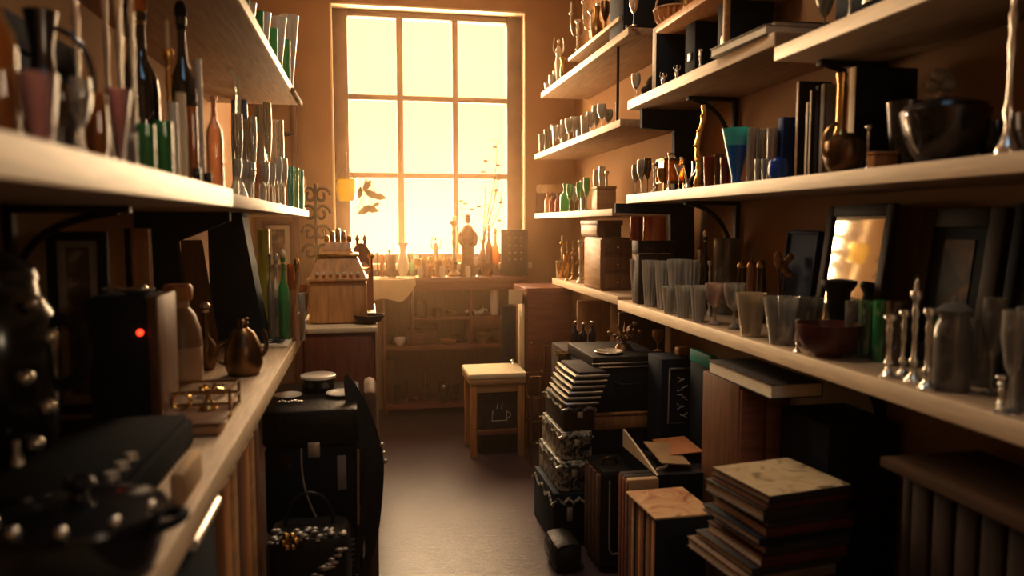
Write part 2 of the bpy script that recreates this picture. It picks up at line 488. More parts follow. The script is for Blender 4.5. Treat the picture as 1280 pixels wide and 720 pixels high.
YN = y_at(783, XS, ZRM)       # where the near right shelves begin
YN2 = y_at(968, XS, ZRT)
shelf_board('wall_shelf', 'long pale wooden shelf on right wall holding the blue vase and books', XS, XR, -.3, YN, ZRM)
shelf_board('wall_shelf', 'upper right wooden shelf whose edge runs above the blue vase', XS, XR, YN2, YN, ZRT)
shelf_board('wall_shelf', 'upper right shelf nearest the camera, one step lower than its neighbour', XS, XR, -.3, YN2, ZRT2)
YC1 = y_at(772, XS, ZRC)
shelf_board('counter_shelf', 'long pale right counter board carrying rows of drinking glasses', XS, XR, -.3, YC1, ZRC, .045, 'counter_wood')
YCF = y_at(690, XS, 1.0)
shelf_board('counter_shelf', 'far pale counter board on right below the two brown boxes', XS, XR, YC1 + .003, min(YCF, YB - .06), 1.0, .04, 'counter_wood')
yf0, yf1 = y_at(775, XS, ZF2), min(y_at(668, XS, ZF2), YB - .05)
shelf_board('wall_shelf', 'far right shelf by the window with a row of pale glasses', XS, XR, yf0, yf1, ZF2, .035)
shelf_board('wall_shelf', 'lowest far right shelf by the window holding the green bottle', XS, XR, y_at(765, XS, ZF1), min(y_at(668, XS, ZF1), YB - .05), ZF1, .035)
shelf_board('wall_shelf', 'high far right shelf by the window just under the topmost one', XS, XR, y_at(785, XS, ZF3), min(y_at(676, XS, ZF3), YB - .05), ZF3, .035)
shelf_board('wall_shelf', 'topmost far right shelf carrying silver figurines and candelabra', XS + .02, XR, y_at(768, XS, ZF4), y_at(706, XS, ZF4), ZF4, .02)
zk = 2.19
shelf_board('wall_shelf', 'small high right shelf whose end carries a wicker basket', XS + .04, XR, y_at(905, XS + .04, zk), y_at(820, XS + .04, zk), zk, .03, 'orange_wood')
XLS, XLC = -.33, -.284
YLM = y_at(291, XLS, ZLM)
shelf_board('wall_shelf', 'long left shelf nearest the camera crowded with tall glassware', XL, XLS, -.3, YLM, ZLM, .045)
shelf_board('wall_shelf', 'far left shelf holding small crystal and teal glasses', XL, XLS, YLM + .004, y_at(386, XLS, ZLM - .01), ZLM - .01, .035)
shelf_board('wall_shelf', 'high left shelf with flared glasses near the window', XL, XLS, y_at(255, XLS, ZLT), y_at(374, XLS, ZLT), ZLT, .035)
YLC = 3.36
shelf_board('counter_shelf', 'long pale left counter board with stoneware and black case', XL, XLC, -.3, YLC, ZLC, .05, 'counter_wood')
# ------------------------------------------------------------------ vessel outlines (radius r, height h)
def tumbler(r, h, b=.78):
    t = min(.003, r * .12); return [(0, 0), (b * r, 0), (r * (b + .5 * (1 - b)), h * .5), (r, h), (r - t, h), (b * r - t, h * .09), (0, h * .09)]


def flared(r, h): return tumbler(r, h, .6)


def barrel(r, h):
    t = min(.003, r * .12); return [(0, 0), (.75 * r, 0), (.97 * r, h * .3), (r, h * .6), (.88 * r, h), (.88 * r - t, h), (r - t, h * .6), (.7 * r, h * .1), (0, h * .1)]


def goblet(r, h):
    return [(0, 0), (.75 * r, 0), (.72 * r, .02 * h), (.16 * r, .07 * h), (.11 * r, .2 * h), (.12 * r, .4 * h), (.55 * r, .48 * h), (.95 * r, .68 * h), (r, .82 * h), (.9 * r, h),
            (.84 * r, h), (.92 * r, .8 * h), (.5 * r, .53 * h), (0, .5 * h)]


def martini(r, h):
    return [(0, 0), (.6 * r, 0), (.58 * r, .02 * h), (.1 * r, .06 * h), (.09 * r, .5 * h), (.5 * r, .75 * h), (r, h), (.95 * r, h), (.45 * r, .76 * h), (0, .53 * h)]


def flute(r, h):
    return [(0, 0), (.9 * r, 0), (.85 * r, .015 * h), (.18 * r, .05 * h), (.14 * r, .35 * h), (.6 * r, .45 * h), (r, .75 * h), (.95 * r, h), (.85 * r, h), (.9 * r, .75 * h), (.5 * r, .48 * h), (0, .4 * h)]


def bottle(r, h):
    return [(0, 0), (.94 * r, 0), (r, .02 * h), (r, .55 * h), (.9 * r, .64 * h), (.4 * r, .74 * h), (.3 * r, .82 * h), (.3 * r, .95 * h), (.4 * r, .955 * h), (.4 * r, h), (.24 * r, h), (.22 * r, .8 * h), (0, .78 * h)]


def round_bottle(r, h):
    return [(0, 0), (.6 * r, 0), (.9 * r, .08 * h), (r, .24 * h), (.85 * r, .42 * h), (.3 * r, .55 * h), (.24 * r, .7 * h), (.24 * r, .94 * h), (.4 * r, h), (.3 * r, h), (.18 * r, .9 * h), (0, .6 * h)]


def vase(r, h):
    return [(0, 0), (.5 * r, 0), (.55 * r, .02 * h), (.8 * r, .2 * h), (.85 * r, .4 * h), (.5 * r, .7 * h), (.55 * r, .85 * h), (r, h), (.93 * r, h), (.48 * r, .84 * h), (.4 * r, .7 * h), (0, .2 * h)]


def trumpet(r, h):
    return [(0, 0), (.45 * r, 0), (.45 * r, .03 * h), (.28 * r, .1 * h), (.38 * r, .3 * h), (.75 * r, .7 * h), (r, h), (.94 * r, h), (.68 * r, .68 * h), (.3 * r, .3 * h), (0, .15 * h)]


def bowl(r, h):
    return [(0, 0), (.45 * r, 0), (.45 * r, .08 * h), (.75 * r, .25 * h), (.95 * r, .65 * h), (r, h), (.95 * r, h), (.88 * r, .65 * h), (.6 * r, .25 * h), (0, .16 * h)]


def footed_bowl(r, h):
    return [(0, 0), (.6 * r, 0), (.58 * r, .04 * h), (.15 * r, .12 * h), (.13 * r, .4 * h), (.6 * r, .5 * h), (.92 * r, .72 * h), (r, h), (.94 * r, h), (.85 * r, .72 * h), (.5 * r, .54 * h), (0, .5 * h)]


def candlestick(r, h):
    return [(0, 0), (r, 0), (r, .03 * h), (.75 * r, .06 * h), (.35 * r, .12 * h), (.25 * r, .18 * h), (.5 * r, .24 * h), (.28 * r, .3 * h), (.22 * r, .5 * h), (.34 * r, .62 * h), (.24 * r, .68 * h), (.4 * r, .78 * h), (.26 * r, .83 * h),
            (.3 * r, .9 * h), (.65 * r, .95 * h), (.6 * r, h), (.3 * r, h), (.28 * r, .93 * h), (0, .93 * h)]


def jar(r, h):
    t = min(.003, r * .1); return [(0, 0), (.92 * r, 0), (r, .05 * h), (r, .78 * h), (.78 * r, .9 * h), (.82 * r, h), (.82 * r - t, h), (.72 * r, .9 * h), (r - t, .77 * h), (r - t, .06 * h), (0, .06 * h)]


def cylinder(r, h):
    t = min(.003, r * .1); return [(0, 0), (.97 * r, 0), (r, .02 * h), (r, h), (r - t, h), (r - t, .05 * h), (0, .05 * h)]


def urn(r, h):
    return [(0, 0), (.6 * r, 0), (.6 * r, .06 * h), (.3 * r, .14 * h), (.35 * r, .3 * h), (.62 * r, .6 * h), (.68 * r, .82 * h), (r, .93 * h), (r, h), (.85 * r, h), (.5 * r, .8 * h), (0, .7 * h)]


def ewer(r, h):
    return [(0, 0), (.7 * r, 0), (.95 * r, .12 * h), (r, .3 * h), (.8 * r, .48 * h), (.4 * r, .62 * h), (.36 * r, .75 * h), (.5 * r, .95 * h), (.55 * r, h), (.48 * r, h), (.3 * r, .75 * h), (0, .6 * h)]


def on(px, py, z):                       # the spot on the level z seen at a pixel
    d = cf * FPX + cr * (px - 640) + cu * (360 - py)
    t = (z - CAMZ) / d.z
    return Vector((d.x * t, d.y * t, z))


def span(px, wpx, top, loc):             # real width and height of a thing standing at loc
    return wpx * depth(loc) / FPX, z_at(top, loc[0], loc[1]) - loc[2]


NAMES = {'tumbler': 'tumbler', 'flared': 'tumbler', 'barrel': 'tumbler', 'goblet': 'goblet', 'martini': 'cone_glass', 'flute': 'flute_glass', 'bottle': 'bottle', 'round_bottle': 'decanter', 'vase': 'vase',
         'trumpet': 'trumpet_vase', 'bowl': 'bowl', 'footed_bowl': 'footed_bowl', 'candlestick': 'candlestick', 'jar': 'jar', 'cylinder': 'glass_cylinder', 'urn': 'urn', 'ewer': 'ewer'}
CATS = {'tumbler': 'glass', 'flared': 'glass', 'barrel': 'glass', 'goblet': 'glass', 'martini': 'glass', 'flute': 'glass', 'bottle': 'bottle', 'round_bottle': 'bottle', 'vase': 'vase', 'trumpet': 'vase', 'bowl': 'bowl',
        'footed_bowl': 'bowl', 'candlestick': 'candlestick', 'jar': 'jar', 'cylinder': 'vase', 'urn': 'vase', 'ewer': 'jug'}


def vessel(kind, loc, w, h, mat, label, group=None, stopper=None, n=18, flute=0, fn=0, candle=None, handle=None, lid=None, name=None, cat=None):
    prof = globals()[kind](w / 2, h)
    nm = name or NAMES[kind]; ct = cat or CATS[kind]
    bld = lambda b: bm_lathe(b, prof, n if not fn else max(n, fn * 4), flute=flute, fn=fn)
    if not (stopper or candle or handle or lid):
        return solo(nm, bld, mat, label, ct, loc, (0, 0, R.uniform(0, .3)), group)
    t = thing(nm, label, ct, loc, 0, group)
    part(t, 'body', bld, mat)
    if stopper:
        part(t, 'stopper', lambda b: bm_lathe(b, [(0, h * .93), (.17 * w, h * .93), (.17 * w, h * 1.0), (.22 * w, h * 1.01), (.24 * w, h * 1.05), (.15 * w, h * 1.09), (0, h * 1.1)], 12), stopper)
    if candle:
        part(t, 'candle', lambda b: bm_lathe(b, [(0, h * .93), (.13 * w, h * .93), (.13 * w, h * candle[1]), (.03 * w, h * candle[1] + .004), (0, h * candle[1] + .012)], 10), candle[0])
    if handle:
        part(t, 'handle', lambda b: bm_tube(b, bez((0, 0, h * .9), (handle * w * 1.0, 0, h * .95), (handle * w * 1.0, 0, h * .35), (handle * .42 * w, 0, h * .25), 10), w * .05), mat)
    if lid:
        part(t, 'lid', lambda b: bm_lathe(b, [(0, h * .99), (w * .46, h * .99), (w * .48, h * 1.03), (w * .3, h * 1.1), (w * .06, h * 1.13), (w * .09, h * 1.18), (0, h * 1.21)], n), lid)
    return t


YEND = {}


def ycap(Y, z, wpx):                     # keep things on their board
    for zz, ye in YEND.items():
        if abs(zz - z) < 1e-6: return min(Y, ye - wpx * .5 * ye / FPX - .004)
    return Y


def rs(kind, px, wpx, top, X, z, mat, label, **k):     # vessel on a right or left shelf, at lateral distance X
    loc = (X, ycap(y_at(px, X, z), z, wpx), z); w, h = span(px, wpx, top, loc)
    return vessel(kind, loc, w, max(h, .02), mat, label, **k)


def os_(kind, px, py, wpx, top, z, mat, label, **k):   # vessel standing on level z at base pixel
    loc = on(px, py, z); w, h = span(px, wpx, top, loc)
    return vessel(kind, loc, w, max(h, .02), mat, label, **k)


def book(loc, w, th, h, cover, label, rot=(0, 0, 0), group=None, pages='page_edges', name='book', cat='book', spine=None):
    """upright book: cover along x (w), thickness along y (th), spine at x=0"""
    t = thing(name, label, cat, loc, rot, group); c = min(.0035, th * .2)
    part(t, 'cover', lambda b: (bm_rbox(b, 0, w, 0, c, 0, h, .001), bm_rbox(b, 0, w, th - c, th, 0, h, .001), bm_rbox(b, 0, c, 0, th, 0, h, .001)), cover)
    if spine: part(t, 'spine', lambda b: bm_rbox(b, -.0015, 0, .001, th - .001, .001, h - .001, .0005), spine)
    part(t, 'pages', lambda b: bm_box(b, c, w - .004, c, th - c, .003, h - .004), pages, smooth=False)
    return t


def flat_book(loc, w, d, th, cover, label, rot=(0, 0, 0), group=None, pages='page_edges', top=None, name='book', cat='book', front=False):
    """book lying flat: spine on the far +x side"""
    t = thing(name, label, cat, loc, rot, group); c = min(.003, th * .18)
    part(t, 'cover', lambda b: (bm_rbox(b, 0, w, 0, d, 0, c, .001), bm_rbox(b, 0, w, 0, d, th - c, th, .001), bm_rbox(b, 0, w, 0, c, 0, th, .001) if front else bm_rbox(b, w - c, w, 0, d, 0, th, .001)), cover)
    part(t, 'pages', lambda b: bm_box(b, .004, w - c, .004, d - .004, c, th - c), pages, smooth=False)
    if top: part(t, 'cover_print', lambda b: bm_box(b, .003, w - .003, .003, d - .003, th, th + .0012), top, smooth=False)
    return t


def framed(name, label, loc, rot, w, h, frame, pic, fw=.03, th=.02, mat_=None, cat='picture', group=None, glassy=False):
    """frame in its own xz plane, facing -y, base at z=0"""
    t = thing(name, label, cat, loc, rot, group)
    part(t, 'frame', lambda b: (bm_rbox(b, -w / 2, -w / 2 + fw, 0, th, 0, h), bm_rbox(b, w / 2 - fw, w / 2, 0, th, 0, h), bm_rbox(b, -w / 2 + fw, w / 2 - fw, 0, th, 0, fw), bm_rbox(b, -w / 2 + fw, w / 2 - fw, 0, th, h - fw, h)), frame)
    if mat_:
        part(t, 'mount', lambda b: bm_box(b, -w / 2 + fw, w / 2 - fw, th * .5, th * .8, fw, h - fw), mat_, smooth=False)
        k = fw + .22 * (w - 2 * fw)
        part(t, 'picture', lambda b: bm_box(b, -w / 2 + k, w / 2 - k, th * .4, th * .5, k * 1.05, h - k * .9), pic, smooth=False)
    else:
        part(t, 'picture', lambda b: bm_box(b, -w / 2 + fw, w / 2 - fw, th * .4, th * .8, fw, h - fw), pic, smooth=False)
    return t


def letters(t, w, h, rows, th, loc):
    """illegible pale glyphs one above the other on a front face"""
    for k in range(rows):
        z0 = h * (rows - 1 - k) / rows; g = h / rows * .62
        q = [(w * R.uniform(.05, .95), z0 + g * R.uniform(0, 1)) for _ in range(4)]
        pts = bez((w * R.choice((.1, .9)), 0, z0 + g), (q[0][0], 0, q[0][1]), (q[1][0], 0, q[1][1]), (w * .5, 0, z0 + g * .4), 5) + bez((w * .5, 0, z0 + g * .4), (q[2][0], 0, q[2][1]), (q[3][0], 0, q[3][1]), (w * R.choice((.1, .9)), 0, z0), 5)[1:]
        part(t, 'letter', lambda b: bm_tube(b, pts, th, 5), 'pale_marks', loc=loc)


def bracket(label, Y, X, zs, wall, arm, drop, mat='iron', side=1, scroll=True):
    """shelf bracket on a wall: upright, arm and curved brace"""
    t = thing('shelf_bracket', label, 'bracket', (wall, Y, zs))
    s = -side
    part(t, 'upright', lambda b: bm_rbox(b, min(0, s * .018), max(0, s * .018), -.014, .014, -drop, 0, .002), mat)
    part(t, 'arm', lambda b: bm_rbox(b, min(0, s * arm), max(0, s * arm), -.014, .014, -.016, 0, .002), mat)
    part(t, 'brace', lambda b: bm_tube(b, bez((s * .012, 0, -drop * .95), (s * .02, 0, -drop * .3), (s * arm * .45, 0, -.03), (s * arm * .9, 0, -.012), 12), .009, 8), mat)
    return t


YEND.update({ZF1: min(y_at(668, XS, ZF1), YB - .05), ZF2: yf1, ZF3: min(y_at(676, XS, ZF3), YB - .05), 1.0: min(YCF, YB - .06), ZRM: YN, ZRT: YN, ZLM - .01: y_at(386, XLS, ZLM - .01), ZLT: y_at(374, XLS, ZLT), ZLM: YLM})
# ================================================================== RIGHT SIDE, far shelves by the window
G1 = 'pale glasses on the far right shelf'
rows = [('tumbler', 'dim_glass'), ('tumbler', 'dim_glass'), ('goblet', 'milky_glass'), ('flared', 'clear_glass'), ('goblet', 'clear_glass'), ('tumbler', 'milky_glass'), ('flute', 'milky_glass'), ('goblet', 'milky_glass'),
        ('flared', 'milky_glass'), ('tumbler', 'clear_glass'), ('goblet', 'clear_glass'), ('flute', 'milky_glass'), ('goblet', 'milky_glass'), ('goblet', 'dim_glass')]
pxs = [677, 682, 688, 694, 700, 705, 711, 717, 724, 731, 738, 745, 752, 760]
tops = [168, 162, 156, 158, 156, 150, 148, 146, 146, 145, 140, 132, 130, 137]
for i, ((k, mt), p, tp) in enumerate(zip(rows, pxs, tops)):
    rs(k, p, 8 + i * .35, tp, 1.22 + (i % 3) * .045, ZF2, mt, f'{"smoky" if mt == "dim_glass" else "pale"} {NAMES[k].replace("_", " ")}, {ORD[i]} from the window on shelf of pale glasses', group=G1, n=14)
rs('candlestick', 770, 5, 128, 1.21, ZF2, 'white_wax', 'thin white candlestick at the near end of the pale glasses shelf', n=12)

# lowest far shelf
YA = y_at(684, 1.3, ZF1)
t = thing('ribbed_box', 'small dark box with cream ribbed lid at window end of lowest shelf', 'box', (1.33, YA + .05, ZF1))
part(t, 'case', lambda b: bm_rbox(b, -.10, .09, -.05, .07, 0, .15), 'walnut')
part(t, 'lid', lambda b: bm_lathe(b, [(0, .15), (.088, .15), (.098, .175), (.096, .2), (.085, .215), (0, .215)], 48, sy=.62, flute=.05, fn=20), 'cream_paint')
for i, p in enumerate((684, 690, 697)):
    rs('bottle', p, 7, 240 + i, 1.215, ZF1, 'red_glass' if i else 'peach_glass', f'little {"red" if i else "pinkish"} bottle, {ORD[i]} from the window on lowest far shelf', group='little bottles on the lowest far shelf', n=12)
rs('bottle', 706, 13, 232, 1.23, ZF1, 'green_glass', 'bright green glass bottle on the lowest far right shelf', stopper='green_glass', n=14)
for i, (p, tp, k) in enumerate(((712, 230, 'goblet'), (718, 233, 'flute'), (724, 228, 'goblet'), (729, 226, 'tumbler'), (733, 222, 'goblet'))):
    rs(k, p, 9, tp, 1.22 + .05 * (i % 2), ZF1, 'milky_glass' if i % 2 else 'pale_green_glass', f'{"pale green" if i % 2 == 0 else "milky"} {NAMES[k].replace("_", " ")}, {ORD[i]} after the bright green bottle', group='glasses beside the green bottle', n=14)
yb = y_at(737, 1.23, ZF1)
t = thing('jewel_box', 'small tan wooden box right of the glasses on lowest far shelf', 'box', (1.235, yb - .12, ZF1))
part(t, 'case', lambda b: bm_rbox(b, 0, .11, 0, .1, 0, .115), 'oak'); part(t, 'lid', lambda b: bm_rbox(b, -.003, .113, -.003, .103, .116, .132), 'oak')
for i, (p, tp, k) in enumerate(((745, 212, 'goblet'), (752, 208, 'flute'), (758, 214, 'candlestick'))):
    rs(k, p, 9, tp, 1.38, ZF1, 'clear_glass' if i < 2 else 'dull_silver', f'{"clear" if i < 2 else "dull silver"} {NAMES[k].replace("_", " ")} standing behind the tan box, {ORD[i]} from its left', n=14)

# high shelf with small white glasses, topmost shelf with figurines
for i, p in enumerate((680, 685, 690, 695)):
    rs(('flared', 'tumbler')[i % 2], p, 9, 104 - 5 * i, 1.22 + .03 * (i % 2), ZF3, 'milky_glass', f'small white glass, {ORD[i]} from the window on the high shelf', group='small white glasses on the high shelf', n=14)


def figurine(b, w, h, seed=1):
    q = random.Random(seed)
    bm_lathe(b, [(0, 0), (.42 * w, 0), (.4 * w, .04 * h), (.18 * w, .1 * h), (.24 * w, .3 * h), (.3 * w, .45 * h), (.2 * w, .58 * h), (.28 * w, .68 * h), (.1 * w, .78 * h), (0, .78 * h)], 14)
    bm_ball(b, (0, 0, .86 * h), .13 * w, 1, 1, 1.2)
    for s in (-1, 1):
        bm_tube(b, bez((s * .2 * w, 0, .66 * h), (s * .5 * w, 0, .6 * h), (s * .5 * w, 0, .8 * h), (s * (.3 + .2 * q.random()) * w, 0, (.82 + .18 * q.random()) * h), 8), [.07 * w] * 5 + [.045 * w] * 4, 7)


def rs_fig(px, wpx, top, X, z, mat, label, seed=1, name='figurine', cat='figurine'):
    loc = (X, ycap(y_at(px, X, z), z, wpx), z); w, h = span(px, wpx, top, loc)
    return solo(name, lambda b: figurine(b, w, h, seed), mat, label, cat, loc)


rs_fig(698, 15, 42, 1.25, ZF3, 'ceramic_white', 'white flower shaped figurine at the window end above the small glasses', 3)
rs('vase', 703, 8, 72, 1.2, ZF3, 'brass', 'tiny brass bud vase below the white figurine on the high shelf', n=12)


def candelabra(b, w, h, arms=2):
    bm_lathe(b, candlestick(.28 * w, h * .7), 14)
    for s in ((-1, 1) if arms == 2 else (-1, 0, 1)):
        bm_tube(b, bez((0, 0, .45 * h), (s * .3 * w, 0, .3 * h), (s * .5 * w, 0, .5 * h), (s * .46 * w, 0, .75 * h), 10), .02 * w + .002, 7)
        bm_lathe(b, [(0, .75 * h), (.09 * w, .77 * h), (.12 * w, .8 * h), (.06 * w, .8 * h), (.05 * w, h), (0, h)], 10, cx=s * .46 * w)


def rs_candelabra(px, wpx, top, X, z, mat, label, arms=2):
    loc = (X, y_at(px, X, z), z); w, h = span(px, wpx, top, loc)
    return solo('candelabra', lambda b: candelabra(b, w, h, arms), mat, label, 'candelabra', loc, (0, 0, .3))


rs_candelabra(722, 22, 4, 1.26, ZF4, 'dull_silver', 'tall silver candelabra standing at the window end of the topmost shelf')
rs_candelabra(738, 24, -14, 1.33, ZF4, 'silver', 'second ornate silver candelabra on topmost shelf beside the black cabinet')
rs('ewer', 746, 16, 8, 1.24, ZF4, 'old_brass', 'brass ewer on the topmost shelf beside the candelabra', handle=1, n=14)
rs('goblet', 756, 12, 2, 1.25, ZF4, 'bronze', 'brown metal goblet at the near end of the topmost shelf', n=14)
yk = y_at(784, 1.24, ZF3)
t = thing('black_cabinet', 'black box standing high up at near end of the far right shelf', 'box', (1.22, yk, ZF3))
part(t, 'case', lambda b: bm_rbox(b, .0, .26, 0, .22, 0, .42), 'navy_matte'); part(t, 'door', lambda b: bm_rbox(b, .012, .248, -.012, 0, .012, .40), 'black_matte'); part(t, 'knob', lambda b: bm_ball(b, (.03, -.02, .2), .009), 'silver')
rs('goblet', 792, 12, -6, 1.2, ZF3, 'silver', 'silver goblet in front of the high black box', n=14)
rs('candlestick', 783, 6, 32, 1.2, ZF3, 'silver', 'short silver candlestick at the shelf end below the high black box', n=12)
rs_fig(789, 9, 36, 1.195, ZF3, 'silver', 'little silver bird-like figurine beside the short silver candlestick', 5)
solo('shelf_pole', lambda b: bm_tube(b, [(0, 0, 0), (0, 0, ZF3 - .036 - ZF2)], .007, 8), 'iron', 'thin dark pole between the high shelf and the pale glasses shelf', 'pole', (XS + .035, y_at(776, XS + .03, 2.0) + .06, ZF2))

# far counter: candlesticks, cups and the two brown boxes
ZF = 1.0
solo('wood_plank', lambda b: bm_rbox(b, 0, .08, 0, .03, 0, .36), 'oak', 'upright pale plank standing under the lowest shelf near the window', 'plank', (1.36, y_at(689, 1.36, ZF), ZF))
rs('tumbler', 674, 8, 326, 1.22, ZF, 'cream_paint', 'cream cup at the window end of the far counter', n=14)
rs('candlestick', 683, 9, 302, 1.24, ZF, 'brass', 'brass candlestick second from window on far counter', n=14, candle=('wax', 1.15))
for i, (p, tp) in enumerate(((691, 328), (698, 332))):
    rs('bowl', p, 11, tp, 1.23 + .03 * i, ZF, 'brass', f'small brass bowl, {("left", "right")[i]} one of a pair on the far counter', n=14)
rs_candelabra(716, 18, 301, 1.27, ZF, 'old_brass', 'brown brass candelabra on the far counter beside the stacked boxes', 3)
rs('goblet', 708, 9, 318, 1.21, ZF, 'brass', 'brass goblet left of the brown candelabra on far counter', n=14)
rs('candlestick', 725, 10, 300, 1.23, ZF, 'dull_silver', 'dull silver candlestick touching the stacked brown boxes', n=14)
rs('flute', 731, 8, 303, 1.33, ZF, 'amber_glass', 'amber flute glass behind the silver candlestick by the boxes', n=12)
for i, (p0, p1, zt, z0, lab) in enumerate(((733, 790, 297, ZF, 'brown wooden chest of drawers on right counter, the lower of two stacked boxes'), (734, 776, 276, None, 'upper brown wooden box stacked on the lower brown chest'))):
    X0 = 1.2; Y0 = y_at(752 if not i else 747, X0, ZF)
    if not i: BX = (X0, Y0, z_at(297, X0 + .05, Y0))
    zb = ZF if not i else BX[2] + .002
    X1 = x_at(p1, Y0, 1.1); h = z_at(zt, X0, Y0) - zb
    t = thing('drawer_box' if not i else 'wooden_box', lab, 'box', (X0, Y0, zb))
    W = X1 - X0
    part(t, 'case', lambda b: bm_rbox(b, 0, W, 0, .32, 0, h), 'walnut')
    part(t, 'side_panel', lambda b: bm_rbox(b, -.006, 0, .01, .31, .01, h - .01), 'oak')
    if not i:
        for k in range(3):
            d = part(t, 'drawer', lambda b: bm_rbox(b, .012, W - .012, -.008, 0, .015 + k * h / 3.05, (k + .93) * h / 3.05), 'walnut')
            part(d, 'knob', lambda b: bm_ball(b, (W / 2, -.015, (k + .5) * h / 3.05), .008), 'brass')
    else:
        part(t, 'lid', lambda b: bm_rbox(b, -.008, W + .006, -.008, .325, h * .72, h + .002), 'walnut')
# ================================================================== RIGHT SIDE, near shelves
YB1 = YN - .06
# black gallows shaped end brackets under the near shelves


def gallows(z0, z1, pts, label):
    Y = YN - .05
    poly = [(x_at(px, Y, z_at(py, 1.3, Y)), z_at(py, 1.3, Y)) for px, py in pts]
    x0 = poly[0][0]
    poly = [(min(x, XR - .002), max(z0, min(z1, z))) for x, z in poly]
    return solo('end_bracket', lambda b: bm_prism(b, [(x - x0, z - z0) for x, z in poly], 'y', 0, .03), 'navy_matte', label, 'bracket', (x0, Y, z0), smooth=False)


gallows(ZRM, ZRT - .041, ((803, 120), (880, 110), (880, 260), (843, 260), (843, 163), (803, 160)), 'black stepped wooden end bracket holding the upper right shelf')
gallows(ZRC, ZRM - .041, ((770, 240), (868, 240), (868, 420), (838, 420), (838, 268), (770, 266)), 'black stepped wooden end bracket below the middle right shelf')
bracket('black scrolled iron bracket below the upper right shelf above the blue vase', y_at(915, 1.5, 1.7), 1.5, ZRT - .04, XR, .22, .32)
bracket('black scrolled iron bracket below the middle shelf above the glass cylinder', y_at(917, 1.5, 1.3), 1.5, ZRM - .04, XR, .24, .34)
bracket('black iron bracket below the nearest upper shelf above the black book', y_at(1098, 1.5, 1.7), 1.5, ZRT2 - .04, XR, .22, .26)
bracket('small black iron bracket under the right counter near the camera', y_at(1098, 1.5, .85), 1.5, ZRC - .045, XR, .2, .24)

# upper near shelf
t0 = (1.25, y_at(817, 1.24, ZRT), ZRT)
w, h = span(819, 62, 33, t0)
book(t0, min(w, .24), .045, h, 'navy_matte', 'large black panel with pale lit edge standing on upper right shelf', name='display_board', cat='panel', pages='black_matte', spine='paper')  # paper spine paints the lit edge of the panel
rs('goblet', 792, 12, 92, 1.21, ZRT, 'clear_glass', 'clear goblet at the window end of the upper right shelf', n=14)
loc = (1.29, YN - .07, ZRT)
solo('carved_head', lambda b: (bm_ball(b, (0, 0, .055), .05, 1, 1.1, 1.1), bm_ball(b, (-.04, -.01, .035), .028, 1.3, .8, .8), bm_lathe(b, [(0, 0), (.035, 0), (.03, .02), (0, .02)], 12)), 'dark_wood', 'small dark carved head beside the clear goblet on upper shelf', 'ornament', loc)
rs_fig(829, 10, 90, 1.195, ZRT, 'silver', 'small silver figurine in front of the large black panel', 8)
rs_fig(846, 9, 80, 1.195, ZRT, 'silver', 'tiny silver bird figurine right of the small silver figurine', 11)
rs('candlestick', 875, 10, 62, 1.21, ZRT, 'silver', 'silver candlestick right of the large black panel on upper shelf', n=14)
# wicker basket on the little high shelf
yb = y_at(829, 1.27, zk)
t = thing('wicker_basket', 'wicker basket on the end of the small high shelf', 'basket', (1.30, yb - .04, zk))
part(t, 'bowl', lambda b: bm_lathe(b, [(0, 0), (.05, 0), (.075, .03), (.085, .07), (.08, .07), (.07, .03), (0, .012)], 40, flute=.05, fn=20), 'orange_wood')
part(t, 'rim', lambda b: bm_tube(b, [(.083 * math.cos(a * PI / 12), .083 * math.sin(a * PI / 12), .071) for a in range(25)], .006, 6), 'oak')
part(t, 'handle', lambda b: bm_tube(b, [(.08 * math.cos(a * PI / 12), 0, .07 + .1 * math.sin(a * PI / 12)) for a in range(13)], .005, 6), 'oak')
ly = y_at(848, 1.27, zk)
rs('vase', 858, 10, -12, 1.26, zk, 'brass', 'brass vase on the small high shelf near the basket', n=12)
# black boxes on the upper shelf
for p0, p1, tp, lab in ((868, 903, -8, 'tall black case left of the pale post on the upper right shelf'), (911, 968, -12, 'wide black case behind the grey book on the upper right shelf')):
    Y0 = y_at(p0, 1.3, ZRT); X1 = min(x_at(p1, Y0, 2.1), 1.5); h = z_at(tp, 1.3, Y0) - ZRT
    t = thing('storage_case', lab, 'case', (1.3, Y0, ZRT)); W = max(.1, X1 - 1.3)
    part(t, 'case', lambda b: bm_rbox(b, 0, W, 0, .1, 0, min(h, .26)), 'navy_matte'); part(t, 'clasp', lambda b: bm_rbox(b, -.006, 0, .03, .06, .1, .13, .001), 'dull_silver')
Y0 = y_at(905, 1.245, ZRT)
solo('pale_post', lambda b: bm_rbox(b, 0, .022, 0, .02, 0, .27), 'oak', 'pale upright wooden post on the upper right shelf between black cases', 'post', (1.245, Y0, ZRT))
Y0 = y_at(975, 1.2, ZRT) + .03
flat_book((1.17, Y0, ZRT), .2, .34, .03, 'grey_card', 'grey book lying flat at the near end of the upper right shelf', pages='paper', group=None, rot=(0, 0, .05))
flat_book((1.215, Y0 + .03, ZRT + .03), .18, .24, .02, 'dark_card', 'thin dark book lying on top of the grey book', rot=(0, 0, -.04))
rs('goblet', 1030, 22, -20, 1.27, ZRT2, 'dim_glass', 'smoky goblet at far end of the nearest upper shelf')
rs('candlestick', 1062, 14, -26, 1.25, ZRT2, 'dull_silver', 'dull silver candlestick on nearest upper shelf, right of the smoky goblet')
Y0 = y_at(1045, 1.36, ZRT2)
t = thing('storage_case', 'dark case standing behind the goblet on the nearest upper shelf', 'case', (1.34, Y0 - .32, ZRT2))
part(t, 'case', lambda b: bm_rbox(b, 0, .15, 0, .3, 0, .2), 'navy_matte'); part(t, 'clasp', lambda b: bm_rbox(b, -.006, 0, .13, .17, .08, .11, .001), 'dull_silver')

